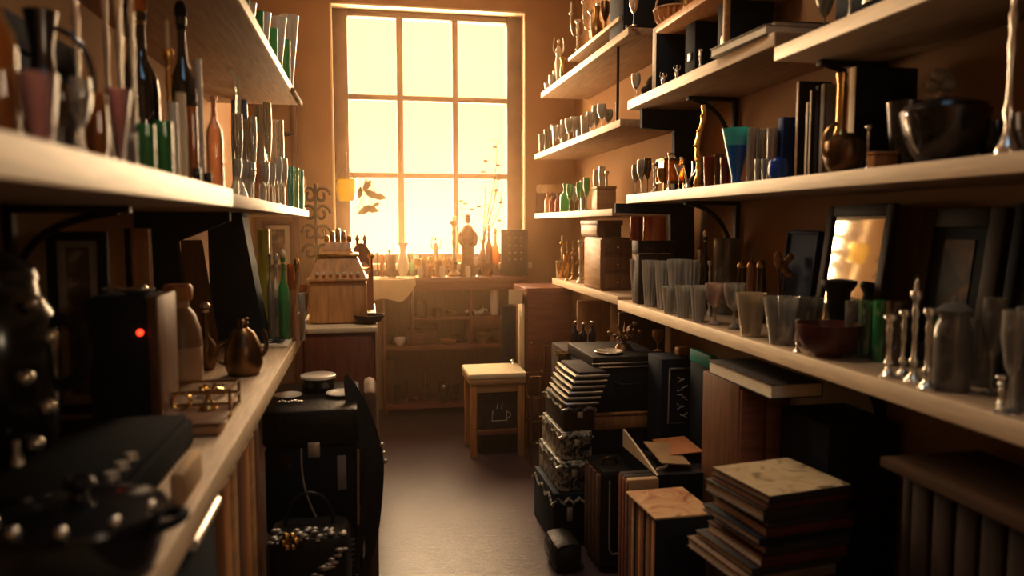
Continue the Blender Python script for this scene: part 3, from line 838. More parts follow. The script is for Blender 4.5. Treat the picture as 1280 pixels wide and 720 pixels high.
# middle right shelf, far end
G = 'small silver and glass cups at the window end of the middle right shelf'
for i, (p, wd, tp, k, mt, lb) in enumerate(((787, 10, 206, 'goblet', 'dim_glass', 'smoky goblet'), (794, 8, 199, 'flute', 'dull_silver', 'silver flute cup'), (801, 11, 200, 'goblet', 'clear_glass', 'clear goblet'), (809, 10, 198, 'goblet', 'brown_glass', 'brown goblet'),
                                            (818, 9, 204, 'candlestick', 'dull_silver', 'squat silver candlestick'), (827, 12, 210, 'goblet', 'old_brass', 'brass goblet'), (836, 7, 191, 'candlestick', 'silver', 'slim silver candlestick'))):
    rs(k, p, wd, tp, 1.215 + .03 * (i % 2), ZRM, mt, f'{lb} at the window end of the middle right shelf', group=G, n=14)
Yl = y_at(832, 1.36, ZRM) - .05
t = thing('glass_lantern', 'brown glass lantern with wire frame behind the cups on middle shelf', 'lantern', (1.36, Yl, ZRM))
part(t, 'glass_body', lambda b: bm_box(b, -.045, .045, -.045, .045, .06, .15), 'amber_glass', smooth=False)
part(t, 'frame', lambda b: [bm_rbox(b, x - .004, x + .004, y - .004, y + .004, 0, .155, .001) for x in (-.047, .047) for y in (-.047, .047)] + [bm_rbox(b, -.051, .051, -.051, .051, z, z + .008, .001) for z in (.05, .152)], 'old_brass')
part(t, 'ring', lambda b: bm_tube(b, [(.025 * math.cos(a * PI / 8), 0, .16 + .028 * math.sin(a * PI / 8)) for a in range(9)], .003, 6), 'old_brass')
rs('martini', 848, 12, 205, 1.21, ZRM, 'clear_glass', 'small cone shaped glass right of the slim silver candlestick')
loc = (1.25, y_at(859, 1.25, ZRM), ZRM)
solo('antler_ornament', lambda b: (bm_lathe(b, [(0, 0), (.02, 0), (.016, .012), (.005, .03), (0, .03)], 12), bm_tube(b, bez((0, 0, .02), (-.005, 0, .06), (-.02, 0, .08), (-.028, 0, .13)), .005, 7), bm_tube(b, bez((0, 0, .02), (.01, 0, .05), (.03, 0, .07), (.05, 0, .1)), .005, 7),
     bm_tube(b, bez((.02, 0, .062), (.02, 0, .07), (.025, 0, .09), (.02, 0, .115), 5), .004, 6)), 'silver', 'forked silver antler ornament beside the gold sculpture', 'ornament', loc)
loc = (1.27, y_at(875, 1.27, ZRM), ZRM); w, h = span(875, 16, 131, loc)


def gold_statue(b):
    bm_lathe(b, [(0, 0), (.6 * w, 0), (.55 * w, .03 * h), (.3 * w, .06 * h), (0, .06 * h)], 14)
    P = [Vector((-.35 * w + .45 * w * t + .16 * w * math.sin(9 * t), 0, h * (.04 + .96 * t))) for t in [i / 22 for i in range(23)]]
    bm_tube(b, P, [.16 * w + .14 * w * abs(math.sin(i * .95)) * (1 - i / 30) for i in range(23)], 10)
    for i in (7, 11, 15, 19): bm_ball(b, P[i] + Vector((-.16 * w, -.05 * w, 0)), .16 * w)


solo('sculpture', gold_statue, 'gold', 'tall slender twisted gold sculpture left of red glasses', 'sculpture', loc)
for i, (p, wd, tp, mt, lb) in enumerate(((886, 15, 196, 'red_glass', 'dark red tumbler touching the gold sculpture'), (898, 13, 193, 'brown_glass', 'brown red tumbler in the middle of the red glasses'), (906, 13, 197, 'red_glass', 'dark red tumbler half behind the blue vase'))):
    rs('tumbler', p, wd, tp, 1.23 + .06 * (i % 2), ZRM, mt, lb, group='red tumblers left of the blue vase')
# the blue vase
loc = (1.225, y_at(920, 1.225, ZRM), ZRM); w, h = span(920, 37, 161, loc)
t = thing('flared_vase', 'bright blue flared glass vase with turquoise dripped rim', 'vase', loc)
tp = trumpet(w / 2, h)
part(t, 'body', lambda b: bm_lathe(b, [(0, 0), (.16 * w, 0), (.15 * w, .05 * h), (.16 * w, .12 * h), (.27 * w, .4 * h), (.39 * w, .7 * h), (.37 * w, .7 * h), (.24 * w, .4 * h), (0, .15 * h)], 28), 'blue_glass')
part(t, 'rim', lambda b: bm_lathe(b, [(.392 * w, .69 * h), (.455 * w, .85 * h), (.52 * w, h), (.49 * w, h), (.43 * w, .84 * h), (.372 * w, .71 * h)], 32, flute=.02, fn=8), 'turquoise_glass')
for i, (p, wd, tp_) in enumerate(((940, 15, 160), (953, 14, 162), (964, 13, 160))):
    rs('cylinder', p, wd, tp_, 1.25 + .05 * (i % 2), ZRM, 'clear_glass', f'tall clear glass, {ORD[i]} to the right of the blue vase', group='tall clear glasses right of the blue vase')
for i, p in enumerate((946, 955)):
    rs('tumbler', p, 7, 199, 1.2, ZRM, 'milky_glass', f'tiny pale shot glass, {("left", "right")[i]} of two in front of the tall glasses', group='tiny shot glasses', n=12)
loc = (1.215, y_at(972, 1.215, ZRM), ZRM); w, h = span(972, 24, 196, loc)
t = thing('lidded_pot', 'small cobalt blue lidded pot in front of the navy book', 'pot', loc)
part(t, 'body', lambda b: bm_lathe(b, barrel(w / 2, h * .8), 20), 'cobalt')
part(t, 'lid', lambda b: bm_lathe(b, [(0, h * .8), (w * .45, h * .8), (w * .4, h * .88), (w * .1, h * .93), (w * .12, h), (0, h)], 20), 'cobalt')
# books on the middle shelf, spines coloured pale as if lit by the window
BK = [(978, 27, 146, 1.27, .035, 'blue_cloth', 'navy cloth book with rough top behind the cobalt pot'),
      (996, 44, 101, 1.27, .014, 'oak', 'tall thin tan spined book right of the navy book'),
      (1008, 30, 127, 1.27, .012, 'cream_paint', 'thin cream spined book, shorter than its neighbours'),
      (1012, 30, 112, 1.27, .010, 'cream_paint', 'very thin pale book pressed against the short cream one'),
      (1019, 32, 106, 1.28, .018, 'dark_card', 'dark brown book left of the grey spined book'),
      (1028, 34, 104, 1.28, .02, 'grey_card', 'grey spined book left of the brass long necked vase'),
      (1046, 46, 90, 1.31, .024, 'cream_cloth', 'thick cream spined book behind the neck of the brass vase'),
      (1058, 60, 84, 1.31, .012, 'orange_wood', 'thin orange spined book beside the large black book')]
last = None
for p, wd, tp, X, th, mt, lb in BK:
    Y = y_at(p, X, ZRM)
    if last: Y = min(Y, last - th - .002)
    last = Y
    loc = (X, Y, ZRM); w, h = span(p, wd, tp, loc)
    book(loc, min(w, XR - X - .01), th, h, 'dark_card' if mt not in ('blue_cloth', 'dark_card', 'grey_card') else mt, lb, group=None, spine=mt)
X = 1.30; Y = min(y_at(1066, X, ZRM), last - .035); loc = (X, Y, ZRM); w, h = span(1066, 86, 82, loc)
book(loc, min(w, .2), .03, h, 'navy_matte', 'large black book standing with its cover to the room on the middle shelf', spine='cream_paint')
# brass vase with long neck
loc = (1.235, y_at(1054, 1.235, ZRM), ZRM); w, h = span(1054, 50, 92, loc)
t = thing('long_necked_vase', 'round bellied brass vase with long pale neck and side handle', 'vase', loc)
part(t, 'body', lambda b: bm_lathe(b, [(0, 0), (.3 * w, 0), (.42 * w, .06 * h), (.5 * w, .18 * h), (.44 * w, .32 * h), (.2 * w, .4 * h), (0, .4 * h)], 26), 'bronze')
part(t, 'neck', lambda b: bm_lathe(b, [(.17 * w, .38 * h), (.11 * w, .45 * h), (.1 * w, .9 * h), (.14 * w, 1.0 * h), (.10 * w, h), (.07 * w, .9 * h), (.06 * w, .42 * h)], 18, cx=-.12 * w), 'brass')
part(t, 'handle', lambda b: bm_tube(b, bez((-.14 * w, 0, .5 * h), (-.5 * w, 0, .5 * h), (-.72 * w, 0, .3 * h), (-.48 * w, 0, .16 * h), 10), .05 * w, 8), 'old_brass')
loc = (1.225, y_at(1086, 1.225, ZRM), ZRM); w, h = span(1086, 34, 190, loc)
t = thing('small_box', 'small orange wooden box in front of the large black book', 'box', (loc[0], loc[1] - .02, loc[2]))
part(t, 'case', lambda b: bm_rbox(b, 0, w, 0, .03, 0, h * .8), 'orange_wood'); part(t, 'lid', lambda b: bm_rbox(b, -.002, w + .002, -.002, .032, h * .82, h), 'orange_wood')
rs('candlestick', 1084, 12, 157, 1.26, ZRM, 'silver', 'short silver candlestick standing behind the orange box', n=12)
# dark bowls
loc = (1.33, y_at(1128, 1.33, ZRM), ZRM); w, h = span(1128, 44, 128, loc)
solo('cone_bowl', lambda b: bm_lathe(b, [(0, 0), (.25 * w, 0), (.3 * w, .05 * h), (.4 * w, .5 * h), (.5 * w, h), (.46 * w, h), (.34 * w, .5 * h), (0, .1 * h)], 24), 'tarnished', 'dark steep sided metal cup left of the big black bowl', 'bowl', loc)
loc = (1.30, y_at(1178, 1.30, ZRM), ZRM); w, h = span(1178, 104, 122, loc)
t = thing('lidded_bowl', 'big black glossy lidded bowl with silver rim handle', 'bowl', loc)
part(t, 'bowl', lambda b: bm_lathe(b, [(0, 0), (.28 * w, 0), (.28 * w, .06 * h), (.38 * w, .2 * h), (.46 * w, .5 * h), (.5 * w, .8 * h), (.46 * w, .82 * h), (.4 * w, .5 * h), (0, .15 * h)], 32), 'tarnished')
part(t, 'lid', lambda b: bm_lathe(b, [(.47 * w, .8 * h), (.45 * w, .88 * h), (.25 * w, .97 * h), (0, h)], 32), 'black_gloss')
part(t, 'handle', lambda b: bm_tube(b, bez((-.49 * w, 0, .78 * h), (-.62 * w, -.02, .75 * h), (-.55 * w, -.02, .3 * h), (-.38 * w, -.01, .18 * h)), .02 * w, 8), 'silver')
loc = (1.42, y_at(1172, 1.42, ZRM), ZRM); w, h = span(1172, 38, 82, loc)
t = thing('crystal_ornament', 'crystal ball ornament on a glass stem behind the big black bowl', 'ornament', loc)
part(t, 'stem', lambda b: bm_lathe(b, candlestick(w * .35, h * .72), 14), 'clear_glass')
part(t, 'ball', lambda b: [bm_ball(b, (.22 * w * math.cos(k * 1.26), .22 * w * math.sin(k * 1.26), h * (.82 + .07 * (k % 2))), w * .26, seg=10) for k in range(5)], 'milky_glass')
loc = (1.22, y_at(1258, 1.22, ZRM), ZRM); w, h = span(1258, 26, -30, loc)
vessel('candlestick', loc, w, h, 'silver', 'tall silver candlestick at the near right end of the middle shelf', candle=('white_wax', 1.25))
rs('bowl', 1300, 60, 140, 1.3, ZRM, 'tarnished', 'dark metal bowl at the right edge beyond the tall silver candlestick')
rs('bowl', 1238, 34, 152, 1.38, ZRM, 'black_gloss', 'small black bowl between the lidded bowl and the tall candlestick')
# extra glass standing behind the near end of the counter glasses
# ================================================================== RIGHT COUNTER
# dark chest with amber candle glasses
Y0 = YN - .14; zt = z_at(301, 1.28, Y0)
X0 = x_at(783, Y0, 1.2); 
t = thing('dark_chest', 'dark wooden chest behind the tall tumblers carrying amber candle glasses', 'chest', (X0 + .07, Y0 + .03, ZRC))
part(t, 'case', lambda b: bm_rbox(b, 0, .17, 0, .08, 0, (zt - ZRC) * .78), 'dark_wood'); part(t, 'lid', lambda b: bm_rbox(b, -.005, .175, -.005, .085, (zt - ZRC) * .8, zt - ZRC), 'dark_wood')
for i, (p, wd) in enumerate(((797, 17), (811, 11), (823, 24))):
    yy = Y0 + .03; zz = zt; xx = x_at(p - 2, yy, zz + .02)
    w, h = span(p, wd, 271, (xx, yy, zz))
    vessel('cylinder', (xx, yy, zz + .001), w * .9, h, ('red_glass', 'amber_glass', 'orange_glass')[i], f'{("reddish", "narrow amber", "wide orange")[i]} candle glass on the dark chest', name='candle_glass', cat='candle holder', group='candle glasses on the dark chest', n=18)
G = 'tall fluted tumblers on the right counter'
for i, (p, wd, X) in enumerate(((797, 20, 1.235), (812, 20, 1.225), (828, 20, 1.235), (845, 22, 1.235), (862, 20, 1.28), (836, 19, 1.33), (853, 19, 1.38))):
    rs('flared', p, wd, 324 + (i % 3), X, ZRC, 'milky_glass', f'tall fluted clear tumbler, {ORD[i]} from the window {"in the front row" if i < 5 else "in the row behind"}' if i < 5 else f'tall fluted tumbler behind the front row, {("left", "right")[i - 5]} one of two', group=G, n=24, flute=.075, fn=12)
G = 'low ribbed glasses on the right counter'
for i, (p, wd, tp, X) in enumerate(((836, 18, 358, 1.205), (854, 20, 357, 1.205), (873, 21, 357, 1.205))):
    rs('flared', p, wd, tp, X, ZRC, 'milky_glass', f'low ribbed clear glass, {ORD[i]} of three in front of the tall tumblers', group=G, n=24, flute=.07, fn=10)
for i, (p, wd, X) in enumerate(((893, 25, 1.235), (917, 27, 1.25))):
    rs('footed_bowl', p, wd, 354, X, ZRC, 'clear_glass' if i else 'rosy_glass', f'{("rosy", "clear")[i]} footed glass bowl right of the low ribbed glasses', name='footed_glass', cat='glass', group='footed glass bowls', n=24)
rs('bottle', 880, 14, 296, 1.42, ZRC, 'dark_glass', 'dark bottle with silver neck behind the low ribbed glasses', stopper='silver')
rs('candlestick', 873, 9, 312, 1.36, ZRC, 'silver', 'thin silver candlestick beside the dark bottle', n=14)
rs('candlestick', 886, 9, 326, 1.32, ZRC, 'dull_silver', 'short dull silver candlestick right of the dark bottle', n=14)
rs('cylinder', 907, 34, 298, 1.43, ZRC, 'dim_glass', 'tall smoky glass cylinder under the iron bracket')
for i, (p, mt) in enumerate(((926, 'brown_glass'), (938, 'peach_glass'), (950, 'brown_glass'))):
    rs('jar', p, 13, 334, 1.42, ZRC, mt, f'{"brown" if i != 1 else "rosy"} glass jar, {ORD[i]} from the left before the blue picture', lid='old_brass', group='brown jars before the blue picture', n=16)
rs('flared', 938, 38, 366, 1.225, ZRC, 'cream_glass', 'cream coloured ribbed glass beaker at the counter edge', n=24, flute=.02, fn=12, name='glass_beaker')
rs('flared', 976, 46, 371, 1.235, ZRC, 'clear_glass', 'wide clear glass bowl between the cream beaker and the oxblood bowl', n=28, name='glass_bowl', cat='bowl')
rs('flared', 1010, 36, 372, 1.345, ZRC, 'dim_glass', 'smoky glass bowl with rim marks behind the oxblood bowl', n=28, name='glass_bowl', cat='bowl')
rs('goblet', 975, 22, 392, 1.215, ZRC, 'red_glass', 'small red goblet in front of the wide clear glass bowl') if False else None
rs('bowl', 1034, 78, 404, 1.245, ZRC, 'oxblood', 'wide dark oxblood bowl near the counter edge', n=36)
rs('candlestick', 996, 9, 399, 1.2, ZRC, 'silver', 'small twisted silver candlestick left of the oxblood bowl', n=14)
rs('urn', 1046, 42, 350, 1.37, ZRC, 'iron', 'black flared urn in front of the mirror frame', n=24)
for i, (p, wd, mt) in enumerate(((1066, 22, 'dim_glass'), (1083, 22, 'pale_green_glass'), (1101, 22, 'green_glass'), (1118, 24, 'brown_glass'))):
    rs('cylinder', p, wd, 376, 1.34, ZRC, mt, f'{("smoky", "pale green", "dark green", "brown")[i]} straight glass behind the silver candlesticks', name='straight_glass', cat='glass', group='straight coloured glasses')
for i, (p, wd, tp, X, cnd) in enumerate(((1110, 22, 394, 1.215, 0), (1128, 20, 388, 1.25, 0), (1141, 22, 364, 1.225, 1), (1158, 22, 386, 1.205, 0))):
    rs('candlestick', p, wd, tp, X, ZRC, 'silver', f'polished silver candlestick, {ORD[i]} from the window in the near counter group', candle=('silver', 1.1) if cnd else None, group='polished silver candlesticks')
for i, (p, wd, tp, X, mt) in enumerate(((1188, 44, 390, 1.26, 'dim_glass'), (1222, 38, 398, 1.36, 'dim_glass'), (1172, 32, 398, 1.42, 'pale_green_glass'))):
    rs('jar', p, wd, tp, X, ZRC, mt, ('large smoky glass jar right of the silver candlesticks', 'second smoky glass jar standing further back to the right', 'pale green glass jar behind the large smoky jar')[i], lid='dim_glass' if i == 0 else None)
for i, (p, wd, tp, X) in enumerate(((1238, 26, 372, 1.31), (1262, 28, 388, 1.22), (1280, 28, 384, 1.26))):
    rs(('flute', 'flute', 'cylinder')[i], p, wd, tp, X, ZRC, ('dim_glass', 'clear_glass', 'dim_glass')[i], ('tall smoky flute glass behind the last two tall glasses', 'tall clear flute glass at right picture edge with bright rim', 'tall straight smoky glass cut by the right edge of the picture')[i], name=('flute_glass', 'flute_glass', 'straight_glass')[i])
rs('candlestick', 1250, 20, 470, 1.2, ZRC, 'silver', 'short stubby silver candlestick at the counter edge far right')
# pictures leaning on the right wall


def wall_pic(p0, p1, tpx, tpy, name, label, frame, pic, fw, cat, lean=.12, mat_=None, xo=.0):
    Xb = XR - .012 - xo
    ya, yb = y_at(p0, Xb - .08, ZRC), y_at(p1, Xb - .08, ZRC)
    W = abs(ya - yb); H = (z_at(tpy, Xb, y_at(tpx, Xb, ZRC + .3)) - ZRC) / math.cos(lean)
    return framed(name, label, (Xb - H * math.sin(lean) - .022, (ya + yb) / 2, ZRC + .003), (lean * -1, 0, -PI / 2), W, H, frame, pic, fw, .02, mat_, cat)


wall_pic(962, 1000, 980, 289, 'picture_frame', 'small dark blue picture leaning on the right wall behind a dried flower', 'blue_cloth', 'blue_cloth', .012, 'picture')
mir = wall_pic(1004, 1092, 1050, 258, 'framed_mirror', 'dark framed mirror on the right wall reflecting a bright streak of the window', 'dark_wood', 'mirror', .035, 'mirror', xo=.03)
mir.rotation_euler.z += -.084
wall_pic(1122, 1222, 1180, 262, 'framed_painting', 'dark framed painting with brown blurred figure on the right wall', 'dark_wood', 'dark_painting', .05, 'painting', mat_='navy_matte')
wall_pic(1232, 1330, 1280, 255, 'picture_frame', 'black framed board at the far right edge of the picture', 'navy_matte', 'black_matte', .03, 'picture')
# the pale torn streak on the mirror
mw = mir.children[0]
loc = (1.42, y_at(975, 1.42, ZRC), ZRC); w, h = span(975, 26, 318, loc)
t = thing('dried_flower', 'dried flower in a slim holder before the small blue picture', 'flower', loc)
part(t, 'stem', lambda b: (bm_tube(b, bez((0, 0, 0), (0, 0, .4 * h), (.1 * w, 0, .5 * h), (.25 * w, 0, .85 * h)), .004, 6), bm_tube(b, bez((0, 0, 0), (0, 0, .4 * h), (-.15 * w, 0, .6 * h), (-.2 * w, 0, .95 * h)), .004, 6), bm_lathe(b, [(0, 0), (.3 * w, 0), (.2 * w, .03), (0, .03)], 10)), 'twig')
part(t, 'flower_head', lambda b: [bm_ball(b, (.25 * w + .014 * math.cos(k), .01 * math.sin(k), .85 * h - .012 * k + .03), .013, seg=8) for k in range(6)] + [bm_ball(b, (-.2 * w, 0, .93 * h), .016, 1, 1, 1.9, 8)], 'dried_flower')
# ================================================================== RIGHT SIDE, under and before the counter
def box_thing(name, label, cat, x0, x1, y0, y1, z0, z1, mat, group=None, lid=None, extra=None, rot=0):
    t = thing(name, label, cat, ((x0 + x1) / 2, y0, z0), rot, group); W = x1 - x0; D = y1 - y0; H = z1 - z0
    lh = H * .78 if lid else H
    part(t, 'case', lambda b: bm_rbox(b, -W / 2, W / 2, 0, D, 0, lh, .008), mat)
    if lid: part(t, 'lid', lambda b: bm_rbox(b, -W / 2 - .004, W / 2 + .004, -.004, D + .004, lh + .002, H, .008), lid)
    if extra: extra(t, W, D, H)
    return t


Y0 = 3.12
fx = lambda px, Y=Y0, z=.5: x_at(px, Y, z)
z1, z2, z3 = z_at(538, 1.0, Y0), z_at(516, 1.0, Y0), z_at(446, 1.0, Y0)


def corners(mat, n=3):
    def f(t, W, D, H):
        for k in range(n):
            part(t, 'edge_strip', lambda b: bm_rbox(b, -W / 2 - .007, W / 2 + .007, -.007, -.003, H * (.80 + .07 * k), H * (.80 + .07 * k) + .006, .001), mat)
        part(t, 'handle', lambda b: bm_tube(b, bez((-W * .2, -.004, H * .55), (-W * .2, -.04, H * .5), (W * .2, -.04, H * .5), (W * .2, -.004, H * .55)), .006, 7), 'black_leather')
        for s in (-1, 1): part(t, 'corner_cap', lambda b: bm_ball(b, (s * (W / 2 - .004), .004, .012), .016, 1, 1, 1, 8), 'dull_silver')
    return f


box_thing('travel_trunk', 'black trunk at the bottom of the stack beneath the orange brown band', 'trunk', fx(738), fx(832), Y0 + .01, Y0 + .4, 0, z1, 'navy_matte', extra=lambda t, W, D, H: (part(t, 'latch', lambda b: bm_rbox(b, -.02, .02, -.01, .002, H * .8, H * .88), 'tarnished'), part(t, 'rib', lambda b: bm_rbox(b, -W / 2 - .006, W / 2 + .006, -.006, .004, H * .68, H * .72), 'black_leather')))
box_thing('flat_box', 'flat orange brown wooden box between the two black trunks', 'box', fx(736), fx(829), Y0, Y0 + .38, z1 + .001, z2, 'orange_wood', lid='orange_wood')
box_thing('suitcase', 'black suitcase with silver edge strips on top of the trunk stack', 'suitcase', fx(741), fx(828), Y0, Y0 + .42, z2 + .001, z3, 'navy_matte', lid='black_leather', extra=corners('silver', 2))
# things on the suitcase
zt = z3 + .001
solo('silver_tray', lambda b: bm_lathe(b, [(0, 0), (.05, 0), (.07, .008), (.068, .011), (.05, .004), (0, .004)], 24, sx=.9), 'silver', 'small silver tray lying on the black suitcase', 'tray', (fx(768), Y0 + .09, zt))
loc = (fx(797), Y0 + .2, zt)


def twiggy(b):
    q = random.Random(4)
    for k in range(9):
        a = q.uniform(0, 6.28); r = q.uniform(.03, .08)
        bm_tube(b, bez((0, 0, 0), (0, 0, .05), (r * math.cos(a) * .6, r * math.sin(a) * .6, q.uniform(.05, .1)), (r * math.cos(a), r * math.sin(a), q.uniform(.02, .13))), [.006] * 9 + [.002] * 2, 6)
    for k in range(7): bm_ball(b, (q.uniform(-.07, .07), q.uniform(-.05, .05), q.uniform(.05, .12)), .012, seg=8)
    bm_lathe(b, [(0, 0), (.04, 0), (.03, .02), (0, .03)], 12)


solo('branch_ornament', twiggy, 'bronze', 'tangled bronze branch ornament on the black suitcase', 'ornament', loc)
loc = (fx(837), Y0 + .1, zt); w, h = span(837, 15, 412, loc)
vessel('goblet', (loc[0] - .02, loc[1], loc[2]), w, h, 'orange_wood', 'turned wooden goblet at the right end of the black suitcase', n=16)
G = 'tall dark bottles behind the trunk stack'
zs = .62
box_thing('dark_crate', 'dark wooden crate behind the black suitcase carrying tall dark bottles', 'crate', fx(706, 3.75), fx(772, 3.75), 3.72, 4.05, 0, .70, 'dark_wood')
for i, p in enumerate((719, 729, 740)):
    loc = (x_at(p, 3.80, .75), 3.80, .701); w, h = span(p, 10, 404 + (i == 1) * 2, loc)
    vessel('bottle', loc, w, h, 'black_gloss', f'tall dark bottle, {ORD[i]} from the left behind the black suitcase', group=G, stopper='silver', n=14)

# stack of ornate tins with silvery trays at the aisle side
X0, X1 = x_at(694, 3.0, .4), x_at(733, 3.0, .4)
zz = 0
TIN = [(.235, 'navy_matte', -.01, 'lowest black bag shaped tin with silver frill at the aisle'), (.13, 'ornate', .012, 'ornate black and silver tin above the lowest aisle tin'), (.12, 'ornate', .025, 'ornate black tin, third from the floor in the aisle stack'), (.11, 'dark_wood', .04, 'dark wooden tin, fourth from the floor in the aisle stack')]
for i, (h, mt, off, lb) in enumerate(TIN):
    def trim(t, W, D, H, i=i):
        part(t, 'frill', lambda b: [bm_tube(b, [(-W / 2 - .006 + W * k / 6 - .005, -.006, H * (.8 + .12 * (k % 2))), (-W / 2 + W * (k + 1) / 6, -.007, H * (.8 + .12 * ((k + 1) % 2)))], .007, 6) for k in range(6)] + [bm_tube(b, [(-W / 2 - .007, D * k / 6, H * (.8 + .14 * (k % 2))), (-W / 2 - .007, D * (k + 1) / 6, H * (.8 + .14 * ((k + 1) % 2)))], .006, 6) for k in range(6)], 'ornate')
        part(t, 'clasp', lambda b: bm_rbox(b, -.012, .012, -.01, 0, H * .5, H * .75, .002), 'dull_silver')
    box_thing('decorated_tin', lb, 'tin', X0 + off, X1 + off, 2.98 + .01 * i, 3.36, zz, zz + h, mt, extra=trim); zz += h + .001
for i in range(6):
    off = .015 + .009 * i
    solo('metal_tray', lambda b: (bm_rbox(b, -.07, .07, 0, .32, 0, .006, .002), bm_tube(b, [(-.07, 0, .008), (-.078, .16, .01), (-.07, .32, .008)], .005, 6), bm_tube(b, [(-.07, 0, .008), (0, -.012, .01), (.07, 0, .008)], .005, 6)), 'dull_silver' if i % 2 else 'silver',
         f'curved silvery tray, {ORD[i]} from the bottom of the tray stack by the suitcase', 'tray', (X0 + .10 + off, 3.0, zz + i * .023), 0, group='silvery trays beside the suitcase')
    solo('tray_spacer', lambda b: bm_rbox(b, -.06, .06, .01, .3, 0, .015, .002), 'dark_card', f'dark card box lying on the {ORD[i]} silvery tray of the stack', 'box', (X0 + .10 + off, 3.0, zz + i * .023 + .007), 0, group='dark cards between the trays')
box_thing('dark_crate', 'small dark crate behind the tray stack under the gold vase', 'crate', x_at(686, 3.6, .5), x_at(716, 3.6, .5), 3.5, 3.68, 0, z_at(492, .9, 3.55), 'dark_wood')
loc = (x_at(703, 3.56, .7), 3.56, z_at(492, .9, 3.55) + .001); w, h = span(703, 22, 440, loc)
solo('ornate_vase', lambda b: bm_lathe(b, vase(w / 2, h), 20, flute=.08, fn=5), 'ornate_gold', 'ornate gold flecked vase left of the silvery trays', 'vase', loc)

# black instrument case with pale lettering, lying against the trunk
Y1 = 2.72; xa, xb = x_at(752, Y1, .3), x_at(796, Y1, .3); zt = z_at(588, .9, Y1)
t = thing('instrument_case', 'upright black case with pale scribbled lettering and handle', 'case', ((xa + xb) / 2, Y1, 0))
W = xb - xa
part(t, 'case', lambda b: bm_rbox(b, -W / 2, W / 2, 0, .22, .02, zt, .02), 'black_leather')
part(t, 'side_ribs', lambda b: [bm_rbox(b, -W / 2 - .012, -W / 2 + .002, .012 + .05 * k, .045 + .05 * k, .03, zt - .02, .004) for k in range(4)], 'brown_cloth')
part(t, 'trim_line', lambda b: bm_tube(b, [(-W * .28, -.004, zt - .04), (-W * .28, -.004, .1), (-W * .2, -.004, .08), (-W * .02, -.004, .08)], .004, 6), 'dull_silver')
letters(t, .035, zt - .16, 6, .0024, (.0, -.003, .12))
part(t, 'handle', lambda b: bm_tube(b, bez((-W * .3, .08, zt - .01), (-W * .45, .06, zt + .045), (W * .1, .06, zt + .045), (W * .1, .08, zt - .01)), .007, 7), 'bronze')
solo('duffel_bag', lambda b: (bm_rbox(b, 0, .12, 0, .2, 0, .12, .04),  bm_tube(b, bez((.02, 0, .10), (.02, -.03, .14), (.10, -.03, .14), (.10, 0, .10)), .006, 7)), 'black_leather', 'small black leather bag on the floor before the ornate tins', 'bag', (x_at(694, 2.72, .1), 2.74, 0))

# records
Yr0, Yr1 = 2.12, 2.36; xr = x_at(820, Yr0, .5); zr = z_at(650, xr, Yr0)
G = 'record albums standing in a row'
for i in range(8):
    y = Yr0 + i * .03
    t = thing('record_album', f'black fronted record album with brown spine, {ORD[i]} from the camera in the standing row', 'record', (xr + .002 * (i % 3), y, 0), 0, G)
    part(t, 'sleeve', lambda b: bm_rbox(b, 0, .19, 0, .0275, 0, zr - .002 * (i % 2) - .002, .002), 'navy_matte' if i == 0 else 'dark_card')
    part(t, 'spine', lambda b: bm_rbox(b, -.003, .0, .002, .0255, .004, zr - .008, .001), ('orange_wood', 'walnut', 'oak', 'red_wood')[i % 4])
t = thing('record_sleeve', 'brown printed record sleeve lying flat on the standing albums', 'record', (xr - .006, Yr0 - .006, zr + .001), .03)
part(t, 'card', lambda b: bm_rbox(b, 0, .205, 0, .245, 0, .005, .001), 'tan_card'); part(t, 'print', lambda b: bm_box(b, .003, .202, .003, .242, .0052, .0062), 'record_sleeve', smooth=False)
yq = 2.42
for i in range(3):
    t = thing('record_album', f'taller record album behind the printed sleeve, {ORD[i]} of three', 'record', (x_at(786, yq, .5), yq + .034 * i, 0), 0, 'taller albums behind the row')
    zq = z_at(601, .85, yq)
    part(t, 'sleeve', lambda b: bm_rbox(b, 0, .11, 0, .03, 0, zq, .002), 'tan_card' if i == 0 else 'dark_card'); part(t, 'spine', lambda b: bm_rbox(b, -.003, 0, .002, .028, .004, zq - .006, .001), 'red_wood')

# open carton with tan flaps
yc = 2.46; xa, xb = x_at(822, yc, .6), x_at(912, yc, .6); zc = z_at(594, 1.0, yc)
xa = max(xa, x_at(786, yq, .5) + .12)
t = thing('open_carton', 'open black carton with tan flaps behind the printed record sleeve', 'carton', (xa, yc, 0)); W = xb - xa
part(t, 'case', lambda b: (bm_box(b, 0, W, 0, .006, 0, zc), bm_box(b, 0, W, .36, .366, 0, zc), bm_box(b, 0, .006, .006, .36, 0, zc), bm_box(b, W - .006, W, .006, .36, 0, zc), bm_box(b, .006, W - .006, .006, .36, 0, .006)), 'navy_matte', smooth=False)
part(t, 'flap', lambda b: bm_prism(b, [(.0, zc), (.36, zc), (.36, zc + .07), (.16, zc + .035)], 'x', -.004, .004), 'cream_paint', smooth=False)
part(t, 'flap', lambda b: bm_box(b, .0, W * .42, .14, .34, zc + .001, zc + .005), 'tan_card', rot=(.12, .1, 0), smooth=False)
part(t, 'flap', lambda b: bm_box(b, W * .5, W, .18, .36, zc + .001, zc + .005), 'orange_card', rot=(.05, -.05, 0), smooth=False)
part(t, 'contents', lambda b: bm_box(b, .008, W - .008, .008, .35, .006, zc - .02), 'dark_card', smooth=False)
solo('silver_clasp', lambda b: bm_tube(b, [(0, 0, .006), (.03, .01, .008), (.05, .03, .006)], .006, 7), 'silver', 'small silver handle lying on the open black carton', 'handle', (xa + .01, yc + .03, zc + .006))

